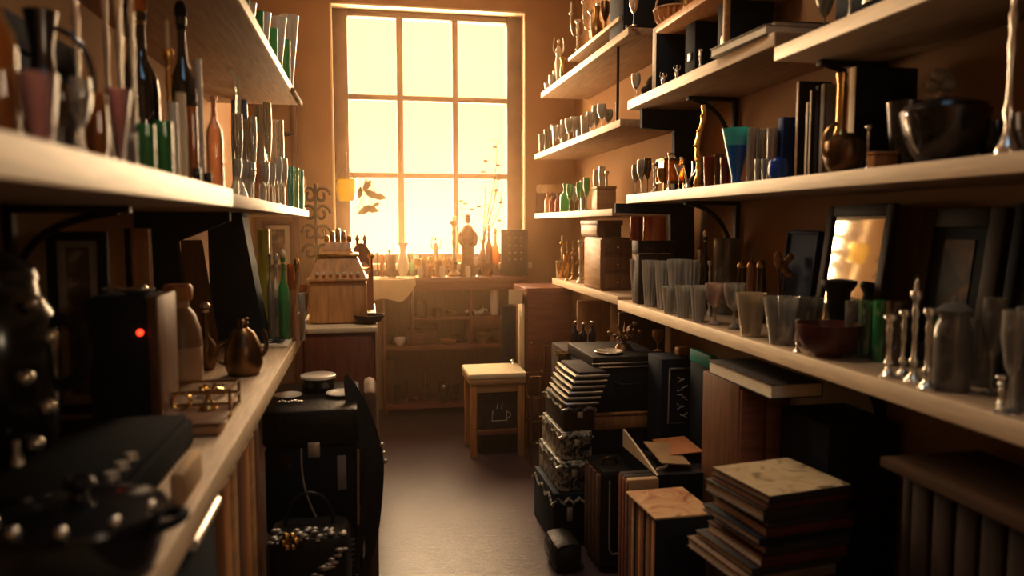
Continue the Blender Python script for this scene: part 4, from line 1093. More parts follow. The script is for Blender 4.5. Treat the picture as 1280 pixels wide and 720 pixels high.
# tall black speaker-like box with framed scribbles
ys = 2.92; xa, xb = x_at(827, ys, .7), x_at(880, ys, .7); zt = z_at(450, 1.1, ys); W = xb - xa
t = thing('display_box', 'tall black box with pale framed scribbled writing on its front', 'box', (xa, ys, 0))
part(t, 'case', lambda b: bm_rbox(b, 0, W, 0, .16, 0, zt), 'navy_matte')
part(t, 'frame_line', lambda b: [bm_tube(b, [(W * .18, -.003, zt - .04), (W * .8, -.003, zt - .04), (W * .78, -.003, zt - .27), (W * .16, -.003, zt - .27), (W * .18, -.003, zt - .04)], .004, 6)], 'dull_silver')
letters(t, W * .3, .19, 5, .0018, (W * .34, -.003, zt - .25))
solo('wooden_block', lambda b: bm_rbox(b, 0, .07, 0, .05, 0, .035, .008), 'orange_wood', 'small orange wooden block on top of the tall black box', 'block', (xa + W * .5, ys + .05, zt + .001))
# teal folder and navy boards leaning beside it
yt = 2.62
for i, (p, wd, tp, mt, lb) in enumerate(((888, 24, 446, 'teal', 'teal folder with painted lit top standing under the counter beside the tall black box'), (904, 26, 452, 'navy_matte', 'black folder right of the teal topped folder under the counter'), (916, 20, 456, 'blue_cloth', 'dark blue folder touching the brown cabinet under the counter'))):
    Yy = yt - .03 * i; xa = x_at(888, yt, .8) + .03 * i; h = z_at(tp, xa, Yy)
    t = thing('folder', lb, 'folder', (xa, Yy, 0))
    part(t, 'cover', lambda b: bm_rbox(b, 0, .007, 0, .18, .0, h, .002), 'navy_matte' if mt == 'teal' else mt)
    if mt == 'teal': part(t, 'lit_top', lambda b: bm_rbox(b, -.003, .022, -.004, .184, h - .045, h + .003, .003), 'teal')  # teal painted only where light reaches the folder, the rest darkened
    part(t, 'pages', lambda b: bm_box(b, .007, .02, .004, .176, .003, h - .012), 'navy_matte', smooth=False)
    part(t, 'back_cover', lambda b: bm_rbox(b, .02, .026, 0, .18, 0, h - .004, .002), mt)
# brown two door cabinet with a big book on top
yb = 2.2; xa, xb = x_at(926, yb, .8), x_at(990, yb, .8); zt = z_at(484, 1.15, yb); W = xb - xa
t = thing('small_cabinet', 'narrow brown two door cabinet under the right counter', 'cabinet', (xa, yb, 0))
part(t, 'case', lambda b: bm_rbox(b, 0, W, .012, .28, 0, zt), 'walnut')
for s in (0, 1):
    d = part(t, 'door', lambda b: bm_rbox(b, s * W / 2 + .003, (s + 1) * W / 2 - .003, 0, .012, .04, zt - .01), 'red_wood'); part(d, 'knob', lambda b: bm_ball(b, (W / 2 + (s - .5) * .03, -.006, zt * .6), .006), 'old_brass')
flat_book((xa + .0, 2.02, zt + .001), .17, .42, min(.045, ZRC - .047 - zt), 'dark_card', 'large dark book with pale page edges lying on the brown two door cabinet', pages='paper')
box_thing('black_carton', 'plain black carton in the shadow right of the brown two door cabinet', 'carton', 1.27, 1.5, 1.9, 2.16, 0, .78, 'navy_matte')
# low bench with slatted front
yB = y_at(1100, 1.21, .8)
t = thing('low_bench', 'low dark slatted bench with pale wooden top edge under the counter at right', 'bench', (1.21, -.25, 0))
part(t, 'top_board', lambda b: bm_rbox(b, 0, .28, 0, yB + .25, .765, .79, .004), 'shelf_wood_dark')
part(t, 'slat_front', lambda b: [bm_rbox(b, .03, .05, .02 + k * .068, .075 + k * .068, 0, .765, .004) for k in range(int((yB + .2) / .068))], 'dark_wood')
part(t, 'end_panel', lambda b: bm_rbox(b, .05, .27, yB + .2, yB + .23, 0, .765), 'dark_wood')

# stack of books before the bench
A = on(903, 582, .66); B_ = on(962, 621, .66); C_ = on(1066, 606, .66)
ang = math.atan2((C_ - B_).y, (C_ - B_).x); W = (C_ - B_).length; D = (A - B_).length
covers = ['dark_card', 'oxblood', 'dark_card', 'dark_card', 'oxblood', 'navy_matte', 'dark_card', 'oxblood', 'dark_card', 'brown_cloth']
names = ['dark spined book with cream printed floral cover on top of the floor stack', 'thin oxblood book directly below the floral book', 'thick dark book, third from the top of the floor stack', 'dark book, fourth from the top of the floor stack', 'oxblood book in the middle of the floor stack',
         'navy book with ragged pages, sixth from the top of the floor stack', 'dark book, seventh from the top of the floor stack', 'second oxblood book low in the floor stack, third from its bottom', 'dark book, second from the bottom of the floor stack', 'wide brown book at the bottom of the floor stack']
ths = [.02, .014, .034, .012, .026, .02, .026, .03, .02, .03]
z = .66; stk = []
for i, (c, n_, th) in enumerate(zip(covers, names, ths)):
    z -= th + .0008
    jit = (0, -.004, -.012, .0, .006, -.012, .004, -.006, -.03, -.05)[i]
    rz = ang * (1, .9, 1.05, .8, .7, .9, .75, .8, .9, .85)[i]
    flat_book((B_.x + jit - .01 * (i > 3), B_.y + .002 * (i % 3) - .0, z), W * (1 if i < 8 else 1.06), D * (1, .99, 1.02, .97, 1, 1.03, .98, 1, 1.05, 1.1)[i], th, c, n_, rot=(0, 0, rz), group='books stacked on the floor crate', front=True, pages=('page_edges', 'paper')[i % 2], top='floral_print' if i == 0 else None)
box_thing('book_crate', 'dark crate under the stack of books', 'crate', B_.x - .03, B_.x + .22, B_.y + .02, B_.y + .30, 0, z - .001, 'dark_wood')
# panels below the far counter
yp = 4.1
solo('plank', lambda b: bm_rbox(b, 0, .2, 0, .025, 0, .90), 'orange_wood', 'pale brown upright board under the counter behind the dark bottles', 'board', (x_at(722, 4.3, .8), 4.3, 0))
solo('plank', lambda b: bm_rbox(b, 0, .25, 0, .025, 0, .90), 'walnut', 'dark brown upright board under the counter behind the bronze ornament', 'board', (x_at(772, 3.68, .8), 3.66, 0))
yc = 4.55; xa, xb = x_at(657, yc, .8), x_at(716, yc, .8); zt = z_at(352, 1.1, yc)
t = thing('side_cabinet', 'brown side cabinet with cream papers at its left beside the window table', 'cabinet', (xa, yc, 0)); W = xb - xa
part(t, 'case', lambda b: bm_rbox(b, 0, W, 0.014, .4, .0, min(zt, .955)), 'mahogany'); d = part(t, 'door', lambda b: bm_rbox(b, .012, W - .012, 0, .014, .3, min(zt, .955) - .015), 'red_wood')
part(d, 'knob', lambda b: bm_ball(b, (.04, -.008, .62), .01), 'brass'); part(t, 'top_drawer', lambda b: bm_rbox(b, .012, W - .012, .0, .014, .05, .28), 'red_wood')
solo('cream_board', lambda b: (bm_box(b, 0, .012, 0, .15, .34, .92), bm_box(b, -.085, .012, 0, .006, .86, .95), bm_box(b, 0, .012, 0, .15, 0, .34)), 'cream_paint', 'cream card sign with bent edge left of the side cabinet', 'board', (xa - .02, yc, 0), smooth=False)
solo('plank', lambda b: bm_rbox(b, 0, .09, 0, .02, 0, .84), 'navy_matte', 'narrow dark upright panel between window table and side cabinet', 'board', (xa - .13, yc + .1, 0))
# wire rack and small frames in front of the side cabinet
for i, (p0, p1, tp, bt) in enumerate(((681, 716, 432, 470), (664, 684, 470, 520))):
    yy = 4.2 - .15 * i; xa = x_at(p0, yy, .4); xb = x_at(p1, yy, .4); zt = z_at(tp, .95, yy)
    W = xb - xa
    t = thing('wire_rack', ('tall thin wire rack left of the dark bottles', 'shorter wire rack beside the stool')[i], 'rack', (xa, yy, 0))
    part(t, 'frame', lambda b: (bm_tube(b, [(0, 0, 0), (0, 0, zt), (W, 0, zt), (W, 0, 0)], .006, 6), bm_tube(b, [(0, .12, 0), (0, .12, zt), (W, .12, zt), (W, .12, 0)], .006, 6)), 'old_brass')
    for k in (.25, .5, .75): part(t, 'rung', lambda b: bm_tube(b, [(0, .12, zt * k), (0, 0, zt * k), (W, 0, zt * k), (W, .12, zt * k)], .005, 6), 'old_brass')
# ================================================================== BACK: window table and what stands on it
P0 = on(480, 522, 0); YT = P0.y
zT = z_at(347, .5, YT); xa, xb = x_at(478, YT, .8), x_at(652, YT, .8); W = xb - xa; D = YB - .03 - YT
zM, zL = z_at(432, .5, YT), z_at(505, .5, YT)
zU = z_at(397, .6, YT)
t = thing('window_table', 'long brown open shelved table standing under the window', 'table', (xa, YT, 0))
part(t, 'table_top', lambda b: bm_rbox(b, -.02, W + .02, -.02, D, zT - .03, zT), 'red_wood')
part(t, 'shelf', lambda b: bm_rbox(b, .02, W - .02, 0, D - .02, zM - .03, zM), 'red_wood')
part(t, 'shelf', lambda b: bm_rbox(b, .02, W - .02, 0, D - .02, zL - .03, zL), 'red_wood')
part(t, 'shelf', lambda b: bm_rbox(b, W * .22, W * .62, .02, D - .02, zU - .018, zU), 'red_wood')
part(t, 'side_panel', lambda b: bm_rbox(b, 0, .022, 0, D - .02, 0, zT - .03), 'mahogany'); part(t, 'side_panel', lambda b: bm_rbox(b, W - .022, W, 0, D - .02, 0, zT - .03), 'mahogany')
part(t, 'back_panel', lambda b: bm_rbox(b, .022, W - .022, D - .018, D - .004, 0, zT - .03), 'walnut')
part(t, 'divider', lambda b: bm_rbox(b, W * .62, W * .64, .02, D - .02, zM, zT - .03), 'mahogany')
part(t, 'divider', lambda b: bm_rbox(b, W * .2, W * .22, .02, D - .02, zM, zT - .03), 'mahogany')
part(t, 'valance', lambda b: bm_rbox(b, .022, W - .022, .0, .012, zT - .09, zT - .03), 'red_wood')


def bk(kind, px, wd, tp, mat, label, dy=.12, z=None, **k):
    z = zT if z is None else z
    Y = YT + dy; loc = (x_at(px, Y, z), Y, z + .0005); w, h = span(px, wd, tp, loc)
    return vessel(kind, loc, w, max(.02, h), mat, label, n=k.pop('n', 16), **k)


# cloth hanging over the left end
def cloth(b):
    N, K = 16, 9; g = []
    for i in range(N + 1):
        u = i / N; row = []
        drop = .16 * (1 - .75 * max(0, u - .72) / .28) * (1 - .12 * math.sin(5 * u))
        for j in range(K + 1):
            v = j / K
            if v < .4: row.append(b.verts.new((u * .33, .18 * (1 - v / .4) - .03, .004)))
            else:
                s = (v - .4) / .6; row.append(b.verts.new((u * .33 + .01 * s * math.sin(9 * u), -.03 - .012 * s * (1 + math.sin(14 * u)), .004 - drop * s)))
        g.append(row)
    for i in range(N):
        for j in range(K): b.faces.new((g[i][j], g[i + 1][j], g[i + 1][j + 1], g[i][j + 1]))


solo('draped_cloth', cloth, 'cream_cloth', 'cream cloth hanging over the left end of the window table', 'cloth', (x_at(458, YT, zT), YT, zT))
bk('tumbler', 478, 6, 318, 'amber_glass', 'slim amber glass at the left end of the window table', .1)
bk('candlestick', 472, 6, 315, 'dark_glass', 'dark candlestick at the far left of the window table', .16)
bk('bottle', 487, 9, 314, 'brown_glass', 'brown bottle right of the slim amber glass on window table', .14, stopper='brass')
bk('cylinder', 490, 10, 318, 'brown_cloth', 'brown round canister left of the white vase', .05, name='canister', cat='canister')
bk('vase', 504, 17, 303, 'ceramic_white', 'glowing white vase near the left end of the window table', .16)
bk('bottle', 515, 7, 318, 'pale_green_glass', 'pale green bottle right of the white vase', .12, stopper='green_glass')
G = 'small brass cups in a row on the window table'
for i, (p, wd, tp, k) in enumerate(((522, 10, 323, 'goblet'), (531, 11, 324, 'bowl'), (540, 10, 321, 'goblet'), (549, 11, 325, 'barrel'), (559, 10, 322, 'goblet'), (567, 9, 326, 'tumbler'))):
    bk(k, p, wd, tp, 'old_brass' if i % 2 else 'brass', f'small brass {"goblet" if k == "goblet" else "cup"}, {ORD[i]} from the left in the row on the window table', .08 + .05 * (i % 2), group=G)
for i, (p, mt) in enumerate(((526, 'ceramic_white'), (537, 'amber_glass'), (553, 'ceramic_white'), (585, 'ceramic_white'))):
    bk('barrel', p, 7, 333, mt, f'tiny {"white" if mt != "amber_glass" else "amber"} pot at the front edge of the window table, {ORD[i]} from the left', .015, group='tiny pots at the table edge')
Y = YT + .22; loc = (x_at(545, Y, zT), Y, zT); w, h = span(545, 12, 292, loc)
solo('figurine', lambda b: figurine(b, w, h, 21), 'bronze', 'small thin figurine standing above the brass cups before the window', 'figurine', loc)
bk('candlestick', 568, 19, 276, 'bronze', 'tall brown turned candlestick before the window', .13, candle=('wax', 1.08))
Y = YT + .2; loc = (x_at(585, YT + .11, zT), YT + .11, zT); w, h = span(585, 20, 266, loc)


def robed(b):
    bm_lathe(b, [(0, 0), (.5 * w, 0), (.48 * w, .05 * h), (.40 * w, .3 * h), (.42 * w, .55 * h), (.46 * w, .68 * h), (.3 * w, .78 * h), (.14 * w, .81 * h), (0, .81 * h)], 18, sy=.75)
    bm_ball(b, (0, 0, .89 * h), .2 * w, 1, 1, 1.25); bm_ball(b, (0, .02 * w, .95 * h), .19 * w, 1, 1, .7)
    for s in (-1, 1): bm_tube(b, bez((s * .4 * w, 0, .7 * h), (s * .62 * w, -.1 * w, .6 * h), (s * .5 * w, -.35 * w, .45 * h), (s * .08 * w, -.4 * w, .5 * h)), .11 * w, 8)


solo('statuette', robed, 'bronze', 'dark robed statuette with folded arms before the window', 'statuette', loc)
bk('goblet', 596, 10, 322, 'silver', 'small silver goblet at the feet of the robed statuette', .06)
bk('bowl', 608, 16, 328, 'old_brass', 'low brass bowl right of the robed statuette', .1)
bk('bottle', 611, 9, 286, 'brown_glass', 'brown bottle left of the dark board on the window table', .12, stopper='brass')
bk('bottle', 619, 10, 290, 'amber_glass', 'amber bottle touching the dark board on the window table', .22, stopper='brass')
# vase of twigs
loc = (x_at(604, YT + .22, zT), YT + .22, zT)
t = thing('twig_vase', 'slender vase holding long dry twigs reaching up the window', 'vase', loc)
part(t, 'vase', lambda b: bm_lathe(b, bottle(.035, .26), 16), 'brown_glass')


def twigs(b):
    q = random.Random(12)
    tips = [(.10, .98), (.11, .75), (-.16, .42), (.02, .78), (.13, .50), (.09, .62)]
    for dx, dz in tips:
        P = bez((0, 0, .2), (dx * .2, -.01, .2 + dz * .3), (dx * 1.2, 0, .2 + dz * .5), (dx, 0, .2 + dz * .8), 12)
        bm_tube(b, P, [.0045 - .0025 * i / 12 for i in range(13)], 6)
        for i in range(4, 13, 2):
            v = Vector((q.uniform(-.06, .06), q.uniform(-.015, .015), q.uniform(-.01, .05)))
            bm_tube(b, [P[i], P[i] + v * .5, P[i] + v], .0018, 5)


part(t, 'twigs', twigs, 'twig')
part(t, 'dried_leaves', lambda b: [bm_ball(b, (x, 0, z), .011, 1.6, .4, .8, 8) for x, z in ((.09, .93), (.115, .7), (-.08, .48), (-.13, .52), (.1, .62), (.13, .53), (.0, .75), (.12, .4), (.11, .8), (-.03, .5), (-.16, .54), (.02, .83))], 'dried_flower')
# dark board with pale marks
Y = YT + .1; xa2, xb2 = x_at(627, Y, 1.1), x_at(660, Y, 1.1); h = z_at(287, .9, Y) - zT; w = xb2 - xa2
t = thing('notice_board', 'dark square board with rows of pale marks at the right end of the window table', 'sign', (xa2, Y, zT + .001))
part(t, 'board', lambda b: bm_rbox(b, 0, w, 0, .04, 0, h), 'dark_card')
part(t, 'lettering', lambda b: [bm_box(b, w * u - .006, w * u + .006, -.002, 0, h * v - .0035, h * v + .0035) for v in (.35, .5, .65, .82) for u in (.3, .52, .74)], 'pale_marks', smooth=False)
# yellow hanging pot with trailing plant in the left window corner
Y = YB - .14; xc = x_at(433, Y, 1.6); zc = z_at(252, xc, Y); w = 25 * Y / FPX
h = z_at(224, xc, Y) - zc
t = thing('hanging_pot', 'bright yellow hanging pot with trailing plant at the left window edge', 'plant pot', (xc, Y, zc))
part(t, 'pot', lambda b: bm_lathe(b, [(0, 0), (.34 * w, 0), (.45 * w, .15 * h), (.5 * w, .6 * h), (.46 * w, .95 * h), (.5 * w, h), (.44 * w, h), (.42 * w, .9 * h), (0, .85 * h)], 20), 'yellow_glass')
part(t, 'hook', lambda b: (bm_tube(b, bez((0, 0, h), (0, .05, h + .2), (0, .12, h + .2), (0, .14, h + .19)), .004, 6), bm_tube(b, [(-.5 * w, 0, h * .9), (0, 0, h + .1), (.5 * w, 0, h * .9)], .003, 6)), 'iron')


def leaves(b):
    q = random.Random(3)
    st = bez((.3 * w, 0, h), (.1, -.02, h + .05), (.17, -.02, h - .02), (.2, -.02, h - .1), 10)
    bm_tube(b, st, .003, 6)
    for (x, z, s, a) in ((.14, .11, .05, .9), (.17, .05, .06, -.5), (.22, .035, .055, -.2), (.12, -.06, .055, .5), (.165, -.05, .06, -.3), (.09, .06, .045, 1.4), (.2, -.02, .03, .4)):
        n = 6; ca, sa = math.cos(a), math.sin(a); top = []; bot = []
        ctr = Vector((x, -.02 + q.uniform(-.02, .02), z))
        pts = [(-s, 0), (-.4 * s, .38 * s), (.25 * s, .42 * s), (s, 0), (.25 * s, -.42 * s), (-.4 * s, -.38 * s)]
        vs_ = [b.verts.new(ctr + Vector((u * ca - v * sa, .25 * v, u * sa + v * ca))) for u, v in pts]
        b.faces.new(vs_)
        bm_tube(b, [ctr + Vector((-s * ca, 0, -s * sa)), st[5]], .0018, 5)


part(t, 'leaves', leaves, 'leaf')
# round topped mantel clock
Y = YT - .25
# contents of the table shelves
G = 'odds and ends on the upper table shelf'
zc_ = zM
TS = [('bowl', 500, 16, 422, 'ceramic_white', zM, 'pale bowl at left on the middle shelf of the window table'), ('barrel', 492, 10, 418, 'bronze', zM, 'brown pot beside the pale bowl on the middle table shelf'), ('bowl', 560, 22, 424, 'terracotta', zM, 'low terracotta dish on the middle shelf of the window table'),
      ('jar', 572, 12, 418, 'brown_glass', zM, 'brown jar right of the terracotta dish'), ('bowl', 603, 18, 416, 'old_brass', zM, 'brass bowl right of the table divider'), ('barrel', 618, 12, 412, 'bronze', zM, 'bronze pot in the right compartment of the window table'),
      ('barrel', 497, 8, 482, 'brown_glass', zL, 'brown glass pot on the lowest table shelf at left'), ('bottle', 532, 7, 465, 'old_brass', zL, 'slim brass bottle on the lowest table shelf'), ('jar', 555, 16, 478, 'brown_glass', zL, 'wide brown jar on the lowest table shelf'), ('candlestick', 508, 7, 472, 'bronze', zL, 'bronze candlestick on the lowest table shelf'),
      ('goblet', 570, 9, 480, 'bronze', zL, 'bronze goblet at the right on the lowest table shelf'), ('bowl', 520, 14, 497, 'red_wood', zL, 'flat red bowl on the lowest table shelf'), ('barrel', 546, 12, 384, 'bronze', zU, 'bronze pot on the short upper table shelf'), ('bowl', 565, 16, 388, 'old_brass', zU, 'shallow brass bowl on the short upper table shelf'),
      ('jar', 528, 12, 376, 'brown_glass', zU, 'brown jar at the left end of the short upper table shelf')]
for i, (k, p, wd, tp, mt, zz, lb) in enumerate(TS): bk(k, p, wd, tp, mt, lb, .06 + .07 * (i % 2), z=zz)
# stacked books and boxes in the table
for i, (p, wd, tp, zz, mt, lb) in enumerate(((486, 14, 450, zL, 'walnut', 'small brown box standing upright on the lowest table shelf'), (520, 20, 412, zM, 'red_wood', 'reddish wooden box on the middle table shelf'), (538, 18, 408, zM, 'walnut', 'dark wooden box on the middle table shelf'), (630, 16, 404, zM, 'walnut', 'upright brown box at the right end of the middle table shelf'))):
    Y = YT + .09; x0 = x_at(p - wd / 2, Y, zz); x1 = x_at(p + wd / 2, Y, zz); h = z_at(tp, x0, Y) - zz
    box_thing('wooden_box', lb, 'box', x0, x1, Y, Y + .12, zz + .0005, zz + h, mt, lid=mt)
# crumpled white papers in the right compartment
Y = YT + .05; zz = z_at(388, .8, Y)
box_thing('paper_box', 'brown box in the right compartment under the crumpled papers', 'box', x_at(588, Y, .7), x_at(628, Y, .7), Y + .02, Y + .2, zM + .0005, zz - .02, 'mahogany') if False else None


def crumple(b):
    q = random.Random(9); N = 7; g = []
    for i in range(N + 1): g.append([b.verts.new((.16 * i / N - .08 + q.uniform(-.006, .006), .12 * j / N - .02, .014 + .012 * math.sin(i * 1.3) + q.uniform(0, .03))) for j in range(N + 1)])
    for i in range(N):
        for j in range(N): b.faces.new((g[i][j], g[i + 1][j], g[i + 1][j + 1], g[i][j + 1]))


zs = z_at(392, .8, Y)
box_thing('wooden_tray', 'shallow brown wooden tray holding crumpled papers in the window table', 'tray', x_at(584, Y, .7), x_at(627, Y, .7), Y + .005, Y + .2, zM + .11, zs - .012, 'mahogany', extra=lambda t, W, D, H: [part(t, 'leg', lambda b: bm_box(b, s * (W / 2 - .012) - .008, s * (W / 2 - .012) + .008, .02, .04, -.11, 0), 'mahogany') for s in (-1, 1)])
solo('crumpled_paper', crumple, 'paper', 'crumpled white papers on the wooden tray in the window table', 'paper', (x_at(592, Y, .7) + .03, Y + .03, zs - .018))
bk('barrel', 618, 12, 362, 'ceramic_white', 'white pot right of the crumpled papers', .07, z=zs - .011)
# stool
fl = on(598, 574, 0); YS = fl.y + .02
x0, x1 = x_at(588, YS, .3), x_at(656, YS, .3); zs = z_at(475, x0, YS); W = x1 - x0; D = .3
t = thing('wooden_stool', 'wooden stool with cream cushion standing in the aisle', 'stool', ((x0 + x1) / 2, YS, 0))
part(t, 'seat', lambda b: bm_rbox(b, -W / 2 - .01, W / 2 + .01, -.01, D + .01, zs - .03, zs), 'oak')
part(t, 'cushion', lambda b: bm_rbox(b, -W / 2 - .014, W / 2 + .014, -.014, D + .014, zs, zs + .035, .014), 'cushion')
for sx in (-1, 1):
    for sy in (0, 1): part(t, 'leg', lambda b: bm_rbox(b, sx * (W / 2 - .02) - .019, sx * (W / 2 - .02) + .019, sy * (D - .04), sy * (D - .04) + .04, 0, zs - .03), 'orange_wood')
for sy in (0, 1): part(t, 'rail', lambda b: bm_rbox(b, -W / 2 + .02, W / 2 - .02, sy * (D - .03) + .006, sy * (D - .03) + .026, zs - .08, zs - .032), 'oak')
part(t, 'stretcher', lambda b: bm_rbox(b, -W / 2 + .02, W / 2 - .02, .008, .028, .13, .16), 'red_wood'); part(t, 'stretcher', lambda b: bm_rbox(b, -W / 2 + .02, W / 2 - .02, D - .03, D - .01, .2, .23), 'red_wood')
# crate under the stool with a cup drawn on its front
t = thing('printed_carton', 'dark carton with a pale cup drawing standing under the stool', 'carton', ((x0 + x1) / 2 + .03, YS + .06, .0))
zb = z_at(478, x0, YS + .06)
part(t, 'case', lambda b: bm_rbox(b, -W / 2 + .035, W / 2 - .055, 0, D - .14, 0, zs - .1), 'dark_card')
part(t, 'cup_drawing', lambda b: (bm_tube(b, [(-.04, -.002, .06), (-.045, -.002, .0), (.045, -.002, .0), (.04, -.002, .06)], .0035, 5), bm_tube(b, bez((.04, -.002, .05), (.075, -.002, .05), (.075, -.002, .015), (.043, -.002, .015)), .003, 5), bm_tube(b, [(-.015, -.002, .07), (-.01, -.002, .1)], .003, 5), bm_tube(b, [(.012, -.002, .07), (.018, -.002, .105)], .003, 5)), 'pale_marks', loc=(-.01, 0, zs - .26))
solo('hand_bell', lambda b: bm_lathe(b, [(0, 0), (.012, 0), (.006, .01), (.012, .02), (0, .03)], 12), 'silver', 'tiny silver bell on the back corner of the cream stool cushion', 'bell', ((x1 - .02), YS + D - .02, zs + .0355))

# more clutter on the table shelves and on the table top
q = random.Random(5)
KS = ['barrel', 'jar', 'bottle', 'goblet', 'bowl', 'tumbler']
WD = {'barrel': 'round pot', 'jar': 'jar', 'bottle': 'bottle', 'goblet': 'goblet', 'bowl': 'bowl', 'tumbler': 'cup'}
def clutter(z, pxs, hpx, where, dy, pal, group, bottom):
    for i, px in enumerate(pxs):
        k = KS[(i * 5 + len(pxs)) % 6]; mt, cn = pal[i % len(pal)]
        bk(k, px, q.uniform(6, 9), bottom - hpx * q.uniform(.55, 1.0) * (.6 if k == 'bowl' else 1), mt, f'{cn} {WD[k]}, {ORD[i]} from the left {where}', dy, z=z, group=group, n=14)
PAL = [('bronze', 'bronze'), ('brown_glass', 'brown glass'), ('ceramic_white', 'white'), ('old_brass', 'brass'), ('terracotta', 'clay'), ('dull_silver', 'grey metal'), ('amber_glass', 'amber')]
clutter(zU, (523, 532, 540, 551, 558, 572), 26, 'behind on the short upper table shelf', .26, PAL, 'back row on the short upper table shelf', 393)
clutter(zM, (487, 496, 505, 513, 529, 547, 556, 566, 578), 26, 'behind on the middle table shelf', .30, PAL[2:] + PAL[:2], 'back row on the middle table shelf', 428)
clutter(zM, (591, 598, 610, 622), 20, 'behind in the right table compartment', .30, PAL[3:] + PAL[:3], 'back row in the right table compartment', 428)
clutter(zL, (490, 499, 512, 522, 538, 548, 560, 574), 34, 'in the back row of the lowest table shelf', .28, PAL[1:] + PAL[:1], 'back row on the lowest table shelf', 500)
clutter(zT, (484, 494, 512, 520, 528, 536, 544, 552, 561, 574, 600, 614), 24, 'rearmost on the window table', .34, [('clear_glass', 'clear glass'), ('bronze', 'bronze'), ('amber_glass', 'amber'), ('milky_glass', 'milky glass'), ('brass', 'brass')], 'rearmost row on the window table', 341)
# ================================================================== LEFT SIDE
def ls(kind, px, wd, tp, X, z, mat, label, **k): return rs(kind, px, wd, tp, X, z, mat, label, **k)


Z2 = ZLM - .01
# far part of the left middle shelf
G = 'tall clear glasses on the left shelf'
for i, (p, wd, tp, X) in enumerate(((300, 12, 142, -.44), (309, 12, 150, -.50), (318, 11, 146, -.43), (327, 12, 132, -.49), (337, 11, 128, -.43), (344, 10, 150, -.50), (352, 10, 150, -.44))):
    ls(('flute', 'cylinder', 'flute', 'cylinder', 'goblet', 'flute', 'cylinder')[i], p, wd, tp, X, Z2, ('clear_glass', 'milky_glass')[i % 2], f'tall clear glass on the far left shelf, {ORD[i]} from the cobalt glass', group=G, n=16, name='tall_glass', cat='glass')
ls('barrel', 303, 22, 126, -.60, Z2 + .0, 'blue_glass', 'cobalt blue glass among the clear glasses on the far left shelf', name='blue_glass', cat='glass')
G = 'small crystal glasses on the left shelf'
for i, (p, wd, tp) in enumerate(((298, 11, 198), (306, 11, 200), (315, 11, 203), (324, 10, 204), (333, 10, 203), (341, 10, 204), (349, 10, 196), (356, 10, 198))):
    ls('goblet', p, wd, tp, -.365 - .02 * (i % 2), Z2, 'milky_glass' if i != 3 else 'peach_glass', f'small {"rosy" if i == 3 else "crystal"} goblet at the front of the far left shelf, {ORD[i]} from the camera', group=G, n=14)
for i, (p, mt, lb) in enumerate(((364, 'teal_glass', 'bright teal glass'), (370, 'pale_green_glass', 'pale green glass'), (376, 'teal_glass', 'narrow teal glass'), (381, 'milky_glass', 'milky glass'))):
    ls('tumbler', p, 9, 208 + i * 2, -.37, Z2, mt, f'{lb} near the window end of the far left shelf', group='coloured glasses at the window end of the left shelf', n=14)
rs_fig(386, 9, 222, -.36, Z2, 'ceramic_white', 'small white figurine at the very end of the left shelf', 31)
Y = y_at(352, -.7, 1.7)
box_thing('dark_box', 'dark upright box behind the clear glasses on the far left shelf', 'box', -.74, -.62, YLM + .5, YLM + .7, Z2, Z2 + .24, 'dark_wood')

